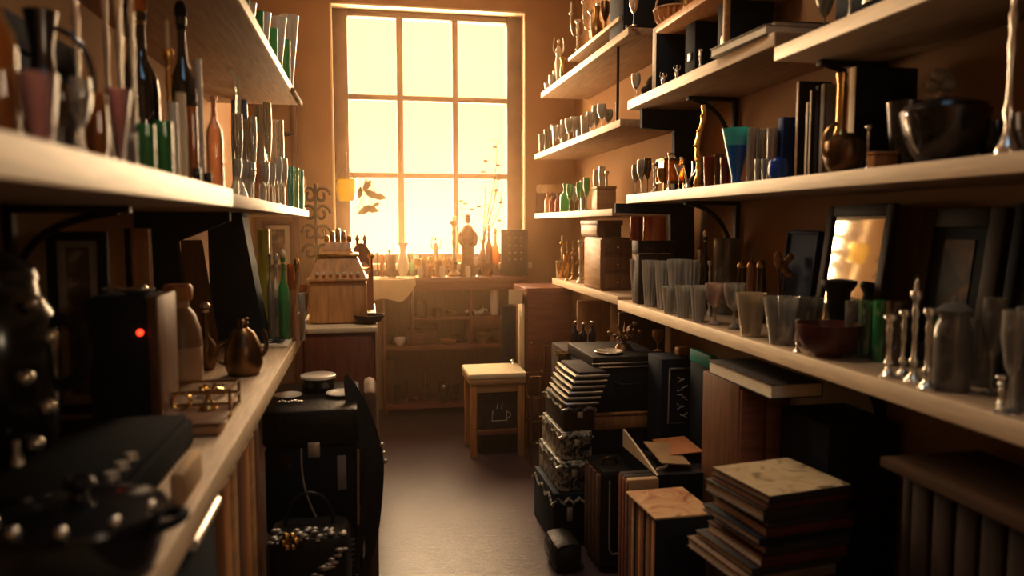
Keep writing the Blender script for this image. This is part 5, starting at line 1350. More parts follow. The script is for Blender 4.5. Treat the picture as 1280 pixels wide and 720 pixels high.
# near part of the left middle shelf
ZN = ZLM
NEAR = [('bottle', 276, 32, 22, -.43, 'dark_glass', 'tall dark wine bottle with black top near the end of the near left shelf', dict(stopper='black_matte')),
        ('bottle', 252, 28, 20, -.545, 'dark_glass', 'second dark wine bottle standing further back on the near left shelf', dict(stopper='black_matte')),
        ('bottle', 281, 20, 120, -.365, 'peach_glass', 'peach tinted glass vase at the end of the near left shelf', dict()),
        ('cylinder', 262, 9, 74, -.40, 'white_wax', 'tall thin white candle standing on the near left shelf', dict(name='candle', cat='candle')),
        ('cylinder', 243, 13, 134, -.375, 'orange_glass', 'narrow orange glass tube on the near left shelf', dict(name='orange_glass', cat='glass')),
        ('cylinder', 229, 12, 116, -.37, 'cream_paint', 'cream coloured slim vase left of the orange glass', dict()),
        ('cylinder', 219, 12, 128, -.372, 'white_wax', 'short white candle left of the cream slim vase', dict(name='candle', cat='candle')),
        ('cylinder', 206, 22, 152, -.37, 'green_glass', 'green glass tumbler at the front of the near left shelf', dict(name='tumbler', cat='glass')),
        ('cylinder', 184, 22, 156, -.375, 'green_glass', 'second green glass tumbler, nearer the camera than its twin', dict(name='tumbler', cat='glass')),
        ('cylinder', 165, 14, 166, -.372, 'dim_glass', 'small smoky glass left of the green tumblers', dict(name='tumbler', cat='glass')),
        ('bottle', 192, 40, 16, -.52, 'dark_glass', 'large dark blue bottle with orange stopper behind the green tumblers', dict(stopper='amber_glass')),
        ('candlestick', 216, 22, 62, -.45, 'brass', 'brass candlestick behind the cream slim vase', dict(candle=('wax', 1.2))),
        ('candlestick', 172, 20, -40, -.40, 'silver', 'tall silver candlestick nearest the green tumblers', dict(candle=('white_wax', 1.15))),
        ('candlestick', 156, 24, -60, -.42, 'silver', 'tall silver candlestick standing behind the pink glass', dict(candle=('white_wax', 1.15))),
        ('candlestick', 140, 22, -60, -.47, 'dull_silver', 'dull silver candlestick in the middle of the tall group at left', dict()),
        ('trumpet', 152, 30, 112, -.375, 'pink_glass', 'pink glass goblet at the front of the near left shelf', dict(name='pink_goblet', cat='glass')),
        ('barrel', 124, 26, 118, -.385, 'amber_glass', 'golden amber glass left of the pink goblet', dict()),
        ('goblet', 104, 26, 98, -.375, 'clear_glass', 'clear crystal goblet left of the amber glass', dict()),
        ('candlestick', 103, 24, -30, -.45, 'silver', 'bright silver candlestick above the clear crystal goblet', dict(candle=('white_wax', 1.1))),
        ('flared', 52, 44, 92, -.37, 'pink_glass', 'blurred pink and white glass near the left picture edge', dict(name='glass_cup', cat='glass')),
        ('ewer', 60, 70, 14, -.50, 'tarnished', 'blurred dark metal jug behind the pink and white glass', dict(handle=1, name='metal_jug')),
        ('goblet', 78, 26, 104, -.39, 'brown_glass', 'brown goblet between the crystal goblet and pink white glass', dict()),
        ('bottle', 4, 42, -40, -.42, 'amber_glass', 'blurred amber bottle cut by the left picture edge', dict())]
for k, p, wd, tp, X, mt, lb, kw in NEAR: ls(k, p, wd, tp, X, ZN, mt, lb, n=22, **kw)
# small dark salt pots in front
for i, p in enumerate((246, 260)):
    ls('barrel', p, 11, 210 + 6 * i, -.345, ZN, 'black_gloss', f'tiny black pot at the shelf edge, {("left", "right")[i]} one below the orange glass', group='tiny black pots', n=12)
# dark boxes added at the back of the near left shelf to darken it
for i, (y0, y1, hh, lb) in enumerate(((.45, .85, .30, 'added tall black box at the back of the near left shelf behind the metal jug'), (.9, 1.3, .36, 'added tall black box at the back of the near left shelf behind the silver candlesticks'), (1.36, 1.78, .28, 'added black box at the back of the near left shelf behind the wine bottles'))):
    box_thing('dark_filler_box', lb, 'box', -.755, -.60, y0, y1, ZLM + .0005, ZLM + hh, 'navy_matte', lid='black_matte')
# glass bird
loc = (-.47, y_at(304, -.47, Z2), Z2)
t = thing('glass_bird', 'curved clear glass swan neck rising behind the cobalt glass', 'ornament', (-.47, y_at(298, -.47, Z2), Z2))
h = z_at(86, -.47, t.location.y) - Z2
part(t, 'body', lambda b: bm_lathe(b, [(0, 0), (.03, 0), (.035, .03), (.02, .07), (.012, .12), (0, .13)], 16), 'milky_glass')
part(t, 'neck', lambda b: bm_tube(b, bez((0, 0, .1), (.0, 0, h * .8), (.035, 0, h * .95), (-.025, 0, h), 14), [.011] * 10 + [.008, .007, .007, .009, .004], 8), 'milky_glass')

# high left shelf
ZT_ = ZLT
for i, (p, wd, tp, mt) in enumerate(((308, 10, -8, 'green_enamel'), (316, 11, 4, 'milky_glass'), (325, 11, 14, 'green_enamel'), (333, 14, 16, 'milky_glass'), (342, 12, 36, 'green_glass'), (350, 20, 22, 'milky_glass'), (358, 12, 50, 'green_glass'), (364, 24, 20, 'milky_glass'))):
    ls('trumpet' if mt == 'milky_glass' else 'tumbler', p, wd, tp, -.365, ZT_, mt, f'{"green" if "green" in mt else "flared white"} glass on the high left shelf, {ORD[i]} from the camera end', group='glasses on the high left shelf', n=16, name='shelf_glass', cat='glass')
for i, dx in enumerate((-.0, .03)):
    loc = (-.46 - .11 * i, YEND[ZLT] - .06, ZT_)
    solo('flute_glass', lambda b: bm_lathe(b, flute(.03, .2 + .03 * i), 14), 'milky_glass', f'white flute glass leaning outward at the window end of the high left shelf, {("left", "right")[i]} one', 'glass', loc, (0, .32 + .1 * i, 0)) if False else vessel('trumpet', loc, .10, .22 + .04 * i, 'milky_glass', f'tall white flute at the window end of the high left shelf, {("nearer", "farther")[i]} one', group='tall white flutes', name='flute_glass', cat='glass')
bracket('dark iron bracket under the high left shelf', y_at(322, -.7, 1.8), -.7, ZLT - .035, XL, .3, .26, side=-1)
solo('edge_trim', lambda b: [bm_ball(b, (0, .03 * k, 0), .014, 1, 1, .9, 8) for k in range(14)], 'ornate_gold', 'beaded gold edging along the window end of the high left shelf', 'trim', (XLS + .006, y_at(374, XLS, ZLT) - .42, ZLT - .03))
# bracket boards below the left middle shelf
t = thing('bracket_board', 'broad dark wooden bracket board carrying the end of the near left shelf', 'bracket', (XL, 2.72, ZLC))
hb = ZLM - .046 - ZLC
part(t, 'upright', lambda b: bm_prism(b, [(0, 0), (.16, 0), (.13, hb - .1), (.30, hb - .03), (.30, hb), (0, hb)], 'y', 0, .04), 'black_matte', smooth=False)
bracket('dark iron bracket under the near left shelf close to the camera', 1.80, -.7, ZLM - .047, XL, .25, .2, side=-1)
for i, (px, z) in enumerate(((366, 2.2),)):
    solo('shelf_post', lambda b: bm_rbox(b, -.02, .02, -.02, .02, 0, 2.4), 'dark_wood', 'tall dark square post rising at the window end of the left shelves', 'post', (-.705, y_at(368, -.66, 1.6) , 0)) if False else None
Yp = YB - .1
solo('shelf_post', lambda b: bm_rbox(b, -.022, .022, -.022, .022, 0, 2.35), 'walnut', 'tall dark square post in the far left corner of the room', 'post', (x_at(368, Yp, 1.8), Yp, 0))
# picture hung on the back wall in the corner
Y = YB - .03; xa, xb = x_at(327, Y, 1.4), x_at(367, Y, 1.4)
xa = max(xa, XL + .01)
z0, z1 = z_at(336, xa, Y), z_at(276, xa, Y)
framed('picture_frame', 'framed old photograph with pale mount hanging in the far left corner', ((xa + xb) / 2, Y, z0), (0, 0, 0), xb - xa, z1 - z0, 'walnut', 'old_photo', .03, .025, 'cream_paint')
# black scroll ornament by the window
Y = YB - .25; xs = x_at(395, Y, 1.4); z0 = ZLC
t = thing('scroll_stand', 'black scrolled iron plant stand left of the window', 'stand', (xs, Y, 0))
part(t, 'pole', lambda b: bm_tube(b, [(0, 0, 0), (0, 0, 1.62)], .012, 8), 'iron')
part(t, 'scrolls', lambda b: [bm_tube(b, [(s * (.012 + .055 * (1 - k / 20) * math.cos(k * .45)) + s * .03, 0, zz + .06 * (1 - k / 24) * math.sin(k * .45)) for k in range(18)], .011, 6) for s in (-1, 1) for zz in (1.16, 1.29, 1.42, 1.54)], 'iron')
part(t, 'base', lambda b: bm_lathe(b, [(0, 0), (.12, 0), (.11, .02), (.02, .04), (0, .04)], 20), 'iron')

# ------------------------------------------------------------------ left counter things
def lc(kind, px, py, wd, tp, mat, label, z=None, **k): return os_(kind, px, py, wd, tp, ZLC if z is None else z, mat, label, **k)


# black urn appliance in the near left corner
loc = on(72, 590, ZLC); loc.x = -.645; loc.y = 1.45
w = .215; h = z_at(292, loc.x, loc.y) - ZLC
t = thing('coffee_urn', 'big blurred black metal urn with shiny knobs at the left picture edge', 'urn', loc)
part(t, 'body', lambda b: bm_lathe(b, [(0, 0), (.42 * w, 0), (.44 * w, .03 * h), (.38 * w, .08 * h), (.46 * w, .2 * h), (.48 * w, .5 * h), (.46 * w, .68 * h), (.36 * w, .76 * h), (.34 * w, .82 * h), (0, .82 * h)], 32), 'black_gloss')
part(t, 'lid', lambda b: bm_lathe(b, [(.36 * w, .82 * h), (.34 * w, .86 * h), (.2 * w, .92 * h), (.06 * w, .94 * h), (.09 * w, .98 * h), (.05 * w, h), (0, h)], 28), 'black_gloss')
for z_, a in ((.74, -.5), (.6, -.2), (.46, -.7), (.33, -.35), (.2, -.6)):
    part(t, 'knob', lambda b: bm_ball(b, (.49 * w * math.cos(a), .49 * w * math.sin(a), z_ * h), .014), 'silver')
part(t, 'tap', lambda b: (bm_tube(b, [(.3 * w, -.36 * w, .16 * h), (.36 * w, -.5 * w, .16 * h), (.36 * w, -.52 * w, .1 * h)], .01, 8), bm_tube(b, [(.34 * w, -.46 * w, .17 * h), (.34 * w, -.46 * w, .24 * h)], .006, 6)), 'dull_silver')
part(t, 'handle', lambda b: bm_tube(b, bez((.42 * w, .1 * w, .66 * h), (.75 * w, .1 * w, .66 * h), (.75 * w, .1 * w, .4 * h), (.44 * w, .1 * w, .38 * h)), .012, 8), 'black_matte')
# framed picture behind it
Y = 1.95; xa, xb = x_at(70, Y, 1.2), x_at(142, Y, 1.2)
z1 = z_at(290, -.7, Y)
framed('picture_frame', 'black topped frame with pale edges leaning behind the dark metal radio', (-.688, 1.975, ZLC + .001), (-.03, 0, 0), .135, z1 - ZLC, 'black_matte', 'old_photo', .022, .02, 'dull_silver')
# dark radio with red light
Y = 1.78; xa, xb = x_at(112, Y, 1.0), x_at(201, Y, 1.0); z1 = z_at(373, xa, Y); W = xb - xa
t = thing('radio', 'black box radio with a glowing red light and brown side panel', 'radio', (xa, Y, ZLC + .001))
hh = z1 - ZLC
part(t, 'case', lambda b: bm_rbox(b, 0, W * .84, 0, .16, 0, hh, .006), 'navy_matte')
part(t, 'side_panel', lambda b: bm_rbox(b, W * .84 + .001, W, -.004, .164, 0, hh, .004), 'walnut')
zl = z_at(416, x_at(176, Y, 1.1), Y) - ZLC
part(t, 'indicator_light', lambda b: bm_ball(b, (x_at(176, Y, 1.1) - xa, -.004, zl), .0075), 'red_lamp', label='small glowing red light')
part(t, 'grille', lambda b: [bm_rbox(b, .012, W * .6, -.003, .0, hh * (.15 + .06 * k), hh * (.15 + .06 * k) + .004, .001) for k in range(10)], 'black_matte')
loc = (x_at(172, Y + .06, z1), Y + .06, z1 + .002)
solo('silver_dish', lambda b: (bm_lathe(b, [(0, 0), (.02, 0), (.038, .012), (.036, .014), (.018, .004), (0, .004)], 20), bm_tube(b, [(-.03, 0, .012), (-.055, -.01, .016), (-.07, -.012, .012)], .005, 6), bm_ball(b, (.012, -.005, .012), .012)), 'silver', 'small silver dish with handle lying on the black radio', 'dish', loc)
# colourful thin box standing behind
for i, (px, mt, hh2, lb) in enumerate(((183, 'black_gloss', .24, 'black and silver upright box behind the black radio'), (191, 'orange_wood', .23, 'orange book standing beside the black upright box'))):
    p = on(px, 402, ZLC); book((-.70 + .03 * i, 2.40 - .05 * i, ZLC + .001), .05, .03, z_at(286, -.68, 2.35) - ZLC, mt, lb)
# brown leaning board
t = thing('leaning_board', 'brown tapering board standing behind the dark pedestal', 'board', (-.62, 2.95, ZLC + .001))
part(t, 'board', lambda b: bm_prism(b, [(-.05, 0), (.07, 0), (.02, .40), (-.05, .40)], 'y', 0, .02), 'walnut', smooth=False)
# dark tapering pedestal
pb = on(295, 418, ZLC); 
Y = 2.95; xa, xb = x_at(262, Y, .95), x_at(331, Y, .95); zt = z_at(266, -.45, Y); W = xb - xa
t = thing('tapered_pedestal', 'tall dark tapering pedestal with flat cap on the left counter', 'pedestal', ((xa + xb) / 2, Y + .1, ZLC + .001))
hh = zt - ZLC
part(t, 'body', lambda b: bm_prism(b, [(-W / 2, 0), (W / 2, 0), (W * .12, hh * .97), (-W / 2, hh * .97)], 'y', -.07, .07), 'navy_matte', smooth=False)
part(t, 'cap', lambda b: bm_rbox(b, -W * .56, W * .14, -.08, .08, hh * .97, hh, .003), 'black_matte')
# stoneware bottles
t = lc('bottle', 226, 476, 54, 372, 'stoneware', 'brown stoneware bottle with orange stopper beside the radio', n=26)
p = t.location
w, h = span(226, 54, 372, p)
t2 = thing('stoneware_bottle', 'brown stoneware bottle with wide orange stopper beside the radio', 'bottle', p); bpy.data.objects.remove(t)
part(t2, 'body', lambda b: bm_lathe(b, [(0, 0), (.46 * w, 0), (.5 * w, .03 * h), (.5 * w, .42 * h), (.48 * w, .44 * h), (.47 * w, .62 * h), (.36 * w, .8 * h), (.24 * w, .88 * h), (.24 * w, .98 * h), (0, .98 * h)], 30), 'stoneware_pale')
part(t2, 'shoulder_glaze', lambda b: bm_lathe(b, [(.502 * w, .42 * h), (.505 * w, .44 * h), (.475 * w, .62 * h), (.365 * w, .8 * h), (.25 * w, .88 * h)], 30), 'stoneware')
part(t2, 'stopper', lambda b: bm_lathe(b, [(0, .97 * h), (.3 * w, .97 * h), (.33 * w, 1.0 * h), (.33 * w, 1.12 * h), (.28 * w, 1.16 * h), (0, 1.16 * h)], 24), 'orange_wood')
t3 = lc('round_bottle', 259, 462, 26, 385, 'bronze', 'dark bronze bottle right of the stoneware bottle', n=22, stopper='dull_silver')
# bronze figure group
p = on(305, 468, ZLC); w, h = span(305, 46, 398, p)


def lump(b):
    bm_lathe(b, [(0, 0), (.4 * w, 0), (.5 * w, .2 * h), (.48 * w, .5 * h), (.3 * w, .75 * h), (.12 * w, .85 * h), (0, .85 * h)], 24)
    for k in range(9): bm_ball(b, (.36 * w * math.cos(k * .7 - 2.6), .36 * w * math.sin(k * .7 - 2.6), h * (.42 + .05 * (k % 3))), .09 * w, seg=8)
    bm_ball(b, (0, 0, .9 * h), .16 * w); bm_ball(b, (.1 * w, 0, .98 * h), .07 * w)
    bm_tube(b, bez((.4 * w, 0, .3 * h), (.75 * w, -.02, .4 * h), (.6 * w, -.02, .75 * h), (.55 * w, -.02, .8 * h)), .06 * w, 8)
    bm_tube(b, bez((-.4 * w, 0, .6 * h), (-.8 * w, 0, .6 * h), (-.8 * w, 0, .2 * h), (-.45 * w, 0, .2 * h)), .05 * w, 8)


solo('bronze_teapot', lump, 'bronze', 'lumpy bronze teapot with knobs beside the counter edge', 'teapot', p)
# wire tray and flat things before the bottles
p0, p1 = on(203, 526, ZLC), on(284, 526, ZLC); W = (p1 - p0).length
t = thing('wire_tray', 'brass wire letter tray with ring feet before the stoneware bottle', 'tray', (p0.x, p0.y, ZLC))
part(t, 'frame', lambda b: [bm_tube(b, [(0, 0, z), (W, 0, z), (W, .13, z), (0, .13, z), (0, 0, z)], .004, 6) for z in (.006, .035, .065)] + [bm_tube(b, [(x, y, .004), (x, y, .07)], .004, 6) for x in (0, W) for y in (0, .13)], 'old_brass')
part(t, 'bottom', lambda b: bm_box(b, .004, W - .004, .004, .126, .004, .008), 'walnut', smooth=False)
part(t, 'ring', lambda b: [bm_tube(b, [(W * .3 + .02 * math.cos(a * PI / 8), -.004, .045 + .02 * math.sin(a * PI / 8)) for a in range(17)], .0035, 6)], 'brass')
solo('brass_bell', lambda b: bm_lathe(b, [(.02, 0), (.022, .004), (.012, .02), (.006, .028), (.004, .045), (.007, .05), (0, .053)], 16), 'brass', 'tiny brass bell standing in the wire tray', 'bell', (p0.x + W * .6, p0.y + .06, ZLC + .0085))
p = on(272, 500, ZLC)
solo('brass_bracelet', lambda b: bm_tube(b, [(.03 * math.cos(a * PI / 10), .03 * math.sin(a * PI / 10), .006 + .02 * abs(math.sin(a))) for a in range(20)], .006, 6), 'brass', 'small twisted brass ring beside the wire tray near the counter edge', 'ornament', (p.x - .02, p.y + .05, ZLC))
p0, p1 = on(170, 550, ZLC), on(272, 550, ZLC); W = (p1 - p0).length
box_thing('wooden_case', 'low wooden case before the wire tray with dark base', 'case', p0.x, p1.x, p0.y, p0.y + .1, ZLC + .0, ZLC + .03, 'oak', lid='walnut')
solo('silver_pen', lambda b: bm_tube(b, [(0, 0, 0), (.05, .04, .03)], [.004, .006], 8), 'silver', 'silver pen propped against the low wooden case', 'pen', (p0.x - .035, p0.y + .02, ZLC + .004))
p0 = on(208, 640, ZLC)
box_thing('card_box', 'plain tan card box at the counter edge near the camera', 'box', p0.x, -.30, p0.y + .02, p0.y + .16, ZLC + .0, ZLC + .055, 'tan_card')
t = thing('flat_case', 'low black box with dull knobs on the counter before the radio', 'case', (-.735, 1.16, ZLC + .001))
part(t, 'case', lambda b: bm_rbox(b, 0, .37, 0, .50, 0, .055, .008), 'void_black'); part(t, 'lid', lambda b: bm_rbox(b, .01, .36, .01, .49, .056, .066, .004), 'void_black')
for k in range(3): part(t, 'knob', lambda b: bm_lathe(b, [(0, 0), (.012, 0), (.01, .012), (0, .012)], 12, cx=.34, cy=.08 + .05 * k), 'dull_silver', loc=(0, 0, .066))
# black pots in the bottom left corner
for i, (px, py, r, hh, lb) in enumerate(((80, 640, .105, .10, 'blurred black pan with shiny rim at the bottom left corner'),)):
    p = on(px, py, ZLC + hh); t = thing('cooking_pot', lb, 'pot', (max(p.x, -.64), p.y + .05 - .02 * i, ZLC))
    part(t, 'body', lambda b: bm_lathe(b, [(0, 0), (.85 * r, 0), (.95 * r, .3 * hh), (r, .75 * hh), (1.04 * r, .76 * hh), (0, .76 * hh)], 32), 'black_gloss')
    part(t, 'lid', lambda b: bm_lathe(b, [(1.03 * r, .77 * hh), (1.0 * r, .84 * hh), (.5 * r, .97 * hh), (.12 * r, hh), (.1 * r, 1.08 * hh), (.2 * r, 1.2 * hh), (.15 * r, 1.28 * hh), (0, 1.3 * hh)], 32), 'black_gloss')
    for k in range(5):
        a = -.2 - k * .62
        part(t, 'rivet', lambda b: bm_ball(b, (.9 * r * math.cos(a), .9 * r * math.sin(a), .9 * hh), .008, seg=8), 'silver')
    part(t, 'handle', lambda b: bm_tube(b, bez((.9 * r, -.03, .6 * hh), (1.35 * r, -.03, .7 * hh), (1.35 * r, .03, .7 * hh), (.9 * r, .03, .6 * hh)), .007, 8), 'black_matte')
# bottles and jars at the far end of the left counter
FB = [('cylinder', 332, 408, 15, 286, 'lime_glass', 'tall yellow green glass vase right of the dark pedestal', dict(name='tall_vase')), ('bottle', 347, 390, 13, 326, 'clear_glass', 'clear bottle right of the tall yellow green vase', dict(stopper='silver')),
      ('bottle', 356, 396, 14, 322, 'green_glass', 'dark green bottle behind the cream jar on the left counter', dict(stopper='wax')), ('jar', 349, 404, 20, 366, 'wax', 'cream jar in the glowing bottle group on the left counter', dict(lid='cream_paint')),
      ('jar', 364, 402, 16, 362, 'orange_glass', 'warm orange glass jar right of the cream jar', dict()), ('round_bottle', 373, 394, 16, 332, 'peach_glass', 'rosy round decanter behind the orange jar', dict(stopper='brass')),
      ('goblet', 381, 402, 12, 356, 'amber_glass', 'amber goblet at the right end of the left counter bottles', dict()), ('flute', 366, 388, 10, 330, 'amber_glass', 'amber flute glass behind the bottle group on the left counter', dict()),
      ('bottle', 340, 386, 9, 318, 'dim_glass', 'thin smoky bottle behind the tall yellow green vase', dict()), ('candlestick', 339, 410, 8, 350, 'brass', 'brass candlestick at the foot of the tall yellow green vase', dict())]
for i, (px, py, wd, tp, mt) in enumerate(((345, 400, 9, 372, 'cream_glass'), (354, 404, 9, 380, 'yellow_glass'), (361, 398, 9, 372, 'orange_glass'), (370, 404, 9, 378, 'cream_glass'), (378, 398, 9, 366, 'milky_glass'), (357, 412, 8, 392, 'amber_glass'), (366, 412, 8, 390, 'cream_glass'))):
    FB.append((('goblet', 'tumbler', 'flute')[i % 3], px, py, wd, tp, mt, f'small {mt.split("_")[0]} glass before the left counter bottles, {ORD[i]} of seven', dict(name='small_glass', cat='glass', group='small glasses before the left counter bottles')))
YCab = YLC + .03
for k, px, py, wd, tp, mt, lb, kw in FB:
    p = on(px, py, ZLC); 
    if p.y > YLC - .03: yy = YLC - .05 - .11 * (FB.index((k, px, py, wd, tp, mt, lb, kw)) % 3); p = Vector((x_at(px, yy, ZLC), yy, ZLC))
    w, h = span(px, wd, tp, p); vessel(k, p, w, h, mt, lb, n=18, **kw)
p = on(350, 424, ZLC)
t = thing('magazine', 'open black and white magazine lying at the end of the left counter', 'magazine', (-.40, p.y - .22, ZLC + .001))
part(t, 'pages', lambda b: bm_prism(b, [(-.09, 0), (.0, .002), (.1, 0), (.1, .004), (.05, .014), (.0, .006), (-.045, .014), (-.09, .004)], 'y', 0, .22), 'paper')
part(t, 'print', lambda b: [bm_box(b, .02 + .012 * (k % 2), .08, .02 + .03 * k, .038 + .03 * k, .0145, .0152) for k in range(6)], 'black_matte', smooth=False)

# ------------------------------------------------------------------ brown cabinet with the cash register
Yc0 = YLC + .04
zc = ZLC + .005
xa, xb = x_at(376, Yc0, .85), x_at(475, Yc0, .7)
t = thing('floor_cabinet', 'reddish brown wooden cabinet standing at the end of the left counter', 'cabinet', (xa, Yc0, 0)); W = xb - xa
part(t, 'case', lambda b: bm_rbox(b, 0, W - .02, .012, 1.0, 0, zc - .025), 'mahogany')
part(t, 'top_board', lambda b: bm_rbox(b, -.01, W - .008, -.005, 1.02, zc - .024, zc), 'cream_paint')
d = part(t, 'door', lambda b: bm_rbox(b, .012, W - .034, 0, .0115, .06, zc - .04), 'mahogany')
part(d, 'keyhole', lambda b: bm_ball(b, (W - .07, -.001, .52), .006), 'old_brass')
part(t, 'edge_strip', lambda b: bm_rbox(b, W - .02, W - .008, -.003, 1.0, 0, zc - .026), 'oak')  # pale strip and cream top carry the window light in their colour
Yr = Yc0 + .12; xm = x_at(423, Yr, zc); w = 70 * Yr / FPX
hz = lambda py: z_at(py, xm, Yr) - zc
t = thing('cash_register', 'old brown cash register with stepped ornamental top standing on the cabinet', 'cash register', (xm, Yr + .15, zc + .001))
h1, h2, h3, h4 = hz(352), hz(322), hz(304), hz(286)
part(t, 'base', lambda b: bm_rbox(b, -w * .5, w * .5, -.15, .15, 0, h1, .02), 'honey_wood')
part(t, 'ledge', lambda b: bm_rbox(b, -w * .53, w * .53, -.16, .16, h1, h1 + .012, .003), 'honey_wood')
part(t, 'body', lambda b: bm_hex(b, None, w * .98, .28, w * .66, .2, h1 + .012, h2), 'honey_wood', smooth=False)
part(t, 'shoulder', lambda b: bm_rbox(b, -w * .36, w * .36, -.11, .11, h2, h2 + .014, .004), 'brass')
part(t, 'top_tiers', lambda b: (bm_hex(b, None, w * .58, .18, w * .44, .14, h2 + .014, h2 + .5 * (h3 - h2)), bm_hex(b, None, w * .48, .15, w * .42, .12, h2 + .5 * (h3 - h2), h3)), 'honey_wood', smooth=False)
part(t, 'crest', lambda b: [bm_rbox(b, -w * .2 + w * .1 * k - .011, -w * .2 + w * .1 * k + .011, -.02, .02, h3, h3 + (h4 - h3) * (.5, .8, 1, .8, .5)[k], .006) for k in range(5)], 'brass')
part(t, 'keys', lambda b: [bm_lathe(b, [(0, 0), (.008, 0), (.008, .012), (0, .014)], 10, cx=-.09 + .03 * k, cy=-.142 + .03 * r) for k in range(7) for r in (0,)], 'ceramic_white', loc=(0, 0, h1 + .03))
part(t, 'crank', lambda b: (bm_tube(b, [(w * .42, -.03, h1 + .05), (w * .58, -.03, h1 + .05), (w * .58, -.06, h1 + .10)], .008, 8), bm_ball(b, (w * .58, -.06, h1 + .11), .016)), 'brass')
Y = Yc0 + .75; xm = x_at(455, Y, zc); w = 28 * Y / FPX; h = z_at(304, xm, Y) - zc
t = thing('mantel_clock', 'brown round topped mantel clock with two finials behind the cash register', 'clock', (xm - .01, Y, zc + .001))
part(t, 'case', lambda b: bm_prism(b, [(-w * .5, 0), (w * .5, 0)] + [(w * .5 * math.cos(a * PI / 14), h * .62 + h * .38 * math.sin(a * PI / 14)) for a in range(15)], 'y', -.05, .05), 'walnut', smooth=False)
part(t, 'dial', lambda b: bm_prism(b, [(w * .36 * math.cos(a * PI / 12), h * .6 + w * .36 * math.sin(a * PI / 12)) for a in range(24)], 'y', -.056, -.05), 'stoneware_pale', smooth=False)
for s in (-1, 1): part(t, 'finial', lambda b: bm_lathe(b, [(0, 0), (.008, 0), (.006, .02), (.012, .03), (.006, .045), (0, .06)], 10, cx=s * w * .16), 'bronze', loc=(0, 0, h * .97))
solo('dark_dish', lambda b: bm_lathe(b, bowl(.07, .04), 22), 'dark_wood', 'low dark dish on the cabinet top right of the cash register', 'dish', (x_at(463, Yc0 + .12, zc) - .005, Yc0 + .12, zc + .001))

# ------------------------------------------------------------------ black luggage heap in front of the cabinet
Yh = 2.62; xa, xb = x_at(330, Yh, .6), x_at(446, Yh, .6); z1 = z_at(512, -.2, Yh); z0 = z_at(588, -.2, Yh); W = xb - xa
t = thing('camera_case', 'black hard case with lid and hanging cords on top of the luggage heap', 'case', ((xa + xb) / 2, Yh, z0 - .22)); H = z1 - z0 + .22
part(t, 'case', lambda b: bm_rbox(b, -W / 2, W / 2, 0, .46, 0, H * .70, .012), 'navy_matte'); part(t, 'lid', lambda b: bm_rbox(b, -W / 2 - .006, W / 2 + .006, -.008, .468, H * .705, H, .016), 'black_leather')
part(t, 'latch', lambda b: bm_rbox(b, -.01, .03, -.014, 0, H * .62, H * .74, .003), 'dull_silver'); part(t, 'badge', lambda b: bm_lathe(b, [(0, 0), (.028, 0), (.028, .004), (0, .005)], 18), 'tarnished', loc=(-W * .3, -.002, H * .58), rot=(PI / 2, 0, 0))
part(t, 'label_plate', lambda b: (bm_rbox(b, W * .28, W * .38, -.004, 0, H * .34, H * .62, .002),), 'grey_card')
part(t, 'cord', lambda b: bm_tube(b, bez((-W * .1, -.016, H * .7), (-W * .12, -.02, H * .35), (0, -.02, .1), (.03, -.016, .02), 14), .004, 6), 'dull_silver')
part(t, 'edge_trim', lambda b: bm_tube(b, [(W / 2, -.004, .02), (W / 2 + .004, -.004, H * .66)], .005, 6), 'oak')
zb = z0 - .221
t = thing('suitcase', 'worn black suitcase with pale scuffed picture in the lower luggage heap', 'suitcase', ((xa + xb) / 2 + .005, Yh + .02, zb - .20)); 
part(t, 'case', lambda b: bm_rbox(b, -W / 2, W / 2 - .004, 0, .44, 0, .199, .015), 'black_leather'); part(t, 'corner', lambda b: bm_ball(b, (W / 2 - .012, .01, .012), .022, seg=8), 'bronze'); part(t, 'picture', lambda b: bm_box(b, -W * .1, W * .3, -.002, 0, .03, .15), 'old_photo', smooth=False)
part(t, 'fringe', lambda b: [bm_tube(b, [(W * .36, -.006, .03 + .018 * k), (W * .44, -.012, .04 + .018 * k)], .005, 6) for k in range(8)], 'dull_silver')
zl = zb - .201
box_thing('dark_crate', 'low black crate at the bottom of the left luggage heap', 'crate', xa - .01, xb + .01, Yh + .02, Yh + .46, 0, zl, 'navy_matte')
# silver plates on the case, their shine painted as white
zt = z1 + .001
def plate(px, py, r, lb, mt='silver'):
    p = on(px, py, zt); solo('plate', lambda b: bm_lathe(b, [(0, 0), (.6 * r, 0), (r, .010), (.98 * r, .013), (.6 * r, .005), (0, .005)], 28), mt, lb, 'plate', (p.x, min(p.y, Yh + .4), zt))
plate(428, 494, .06, 'pale shiny plate on the right of the black hard case', 'ceramic_white')
plate(360, 497, .05, 'small pale plate on the left of the black hard case', 'ceramic_white')
p = on(366, 506, zt)
solo('silver_chain', lambda b: [bm_ball(b, (.011 * k, .01 * math.sin(k * 1.7), .007), .008, 1, .8, .7, 8) for k in range(8)], 'silver', 'short silver chain lying before the small pale plate on the black hard case', 'chain', (p.x - .05, p.y + .02, zt))
Yr2 = Yh + .30
t = thing('round_tin', 'black round tin with a shiny pale lid standing at the back of the hard case', 'tin', (x_at(398, Yr2, .75), Yr2, z1 + .001)); zz = z_at(468, -.2, Yr2) - z1
part(t, 'body', lambda b: bm_lathe(b, [(0, 0), (.06, 0), (.06, zz - .012), (.0, zz - .012)], 30), 'black_gloss'); part(t, 'lid', lambda b: bm_lathe(b, [(.066, zz - .012), (.066, zz - .003), (.06, zz), (0, zz)], 30), 'ceramic_white')  # white lid colour stands in for the shine of silver
# leather strap arching over the heap towards the aisle
S = lambda px, py, Y: Vector((x_at(px, Y, z_at(py, .0, Y)), Y, z_at(py, .0, Y)))


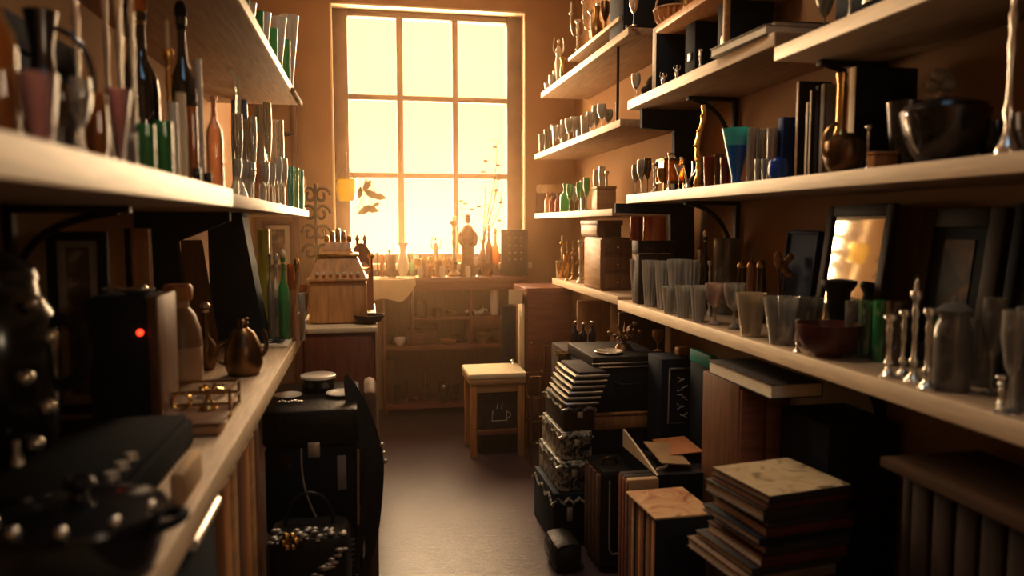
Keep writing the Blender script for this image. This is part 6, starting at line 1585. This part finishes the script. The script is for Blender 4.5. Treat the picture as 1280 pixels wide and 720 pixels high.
def strap(b, pts, w, d=Vector((.93, .36, 0)), w2=None):
    P = pts; prev = None; w2 = w2 or w; w0 = w
    for k, p in enumerate(P):
        u = k / (len(P) - 1); w = w0 * (.15 + .85 * math.sin(PI * min(1, u * 1.25)) ** .8) + w2 * u
        cur = [b.verts.new(p + d * (s - 1) * w / 2 + Vector((0, e, 0))) for s, e in ((-1, 0), (1, 0), (1, .008), (-1, .008))]
        if prev:
            for i in range(4): b.faces.new((prev[i], prev[(i + 1) % 4], cur[(i + 1) % 4], cur[i]))
        prev = cur


c1 = bez(S(436, 468, 2.75), S(462, 500, 2.72), S(482, 560, 2.70), S(480, 590, 2.68), 12) + bez(S(480, 590, 2.68), S(478, 650, 2.66), S(470, 700, 2.62), S(448, 738, 2.6), 10)[1:]
c1 = [Vector((v.x, v.y, max(v.z, .03))) for v in c1]
t = thing('strapped_bag', 'black leather bag with a long curved strap hanging toward the aisle', 'bag', (0, 0, 0))
part(t, 'strap', lambda b: strap(b, c1, .10, w2=.02), 'black_leather')
c2 = [v + Vector((-.05, -.03, -.02)) for v in c1[8:]]
part(t, 'strap', lambda b: strap(b, [Vector((v.x, v.y, max(.02, v.z))) for v in c2], .02), 'black_leather')
part(t, 'body', lambda b: bm_rbox(b, xb + .02, xb + .07, Yh + .12, Yh + .4, 0, z1 + .03, .03), 'brown_cloth')
part(t, 'buckle', lambda b: [bm_ball(b, c1[k] + Vector((.006, -.045, 0)), .008, seg=8) for k in (8, 9, 10)], 'dull_silver')
# fringed black bag with silver frills at the very bottom
Yf = 2.28; xa2, xb2 = x_at(332, Yf, .25), x_at(438, Yf, .25); zt2 = z_at(664, -.2, Yf); W2 = xb2 - xa2
t = thing('sequin_bag', 'black handbag with silver sequin frills in front of the luggage heap', 'handbag', ((xa2 + xb2) / 2, Yf, 0))
part(t, 'body', lambda b: bm_rbox(b, -W2 / 2, W2 / 2, 0, .2, 0, zt2 - .02, .04), 'black_leather')
part(t, 'frill', lambda b: [bm_ball(b, (W2 * R.uniform(-.44, .44), R.uniform(-.014, .06), zt2 - .02 + R.uniform(-.012, .012)), R.uniform(.004, .011), 1.3, .8, .7, 8) for k in range(46)], 'dull_silver')
part(t, 'frill', lambda b: [bm_ball(b, (W2 * (-.1 + .52 * k / 30) + R.uniform(-.01, .01), -.008, zt2 * (.55 + .0105 * k) + R.uniform(-.012, .012)), R.uniform(.005, .011), 1.5, .6, .6, 8) for k in range(31)], 'dull_silver')
part(t, 'rosette', lambda b: [bm_ball(b, (-W2 * .2 + .018 * math.cos(k * 1.05), -.02, zt2 - .02 + .018 * math.sin(k * 1.05)), .013, seg=8) for k in range(6)], 'brass')
part(t, 'handle', lambda b: bm_tube(b, bez((-W2 * .3, .1, zt2 - .03), (-W2 * .3, .1, zt2 + .12), (W2 * .3, .1, zt2 + .12), (W2 * .3, .1, zt2 - .03)), .006, 7), 'black_leather')
# things standing under the left counter
xw = XLC - .015
t = thing('plank_crate', 'brown upright plank crate under the left counter beside the black luggage', 'crate', (xw - .30, 1.62, 0))
for k in range(6): part(t, 'plank', lambda b: bm_rbox(b, .275, .295, .005 + k * .09, .088 + k * .09, 0, .80, .003), ('orange_wood', 'oak', 'walnut')[k % 3])
part(t, 'end_board', lambda b: bm_rbox(b, 0, .274, .005, .025, 0, .79), 'walnut'); part(t, 'back_board', lambda b: bm_rbox(b, 0, .02, .026, .54, 0, .79), 'dark_wood')
t = thing('portfolio_case', 'tall flat black case with a painted bright glint under the left counter', 'case', (xw - .12, .95, 0))
part(t, 'case', lambda b: bm_rbox(b, 0, .11, 0, .62, 0, .805, .01), 'navy_matte'); part(t, 'glint_edge', lambda b: bm_tube(b, [(.113, .40, .797), (.113, .615, .797)], .011, 10), 'ceramic_white')  # white tube paints a glint along the case edge
part(t, 'handle', lambda b: bm_tube(b, bez((.05, .2, .80), (.05, .2, .83), (.05, .34, .83), (.05, .34, .80)), .006, 7), 'black_leather')
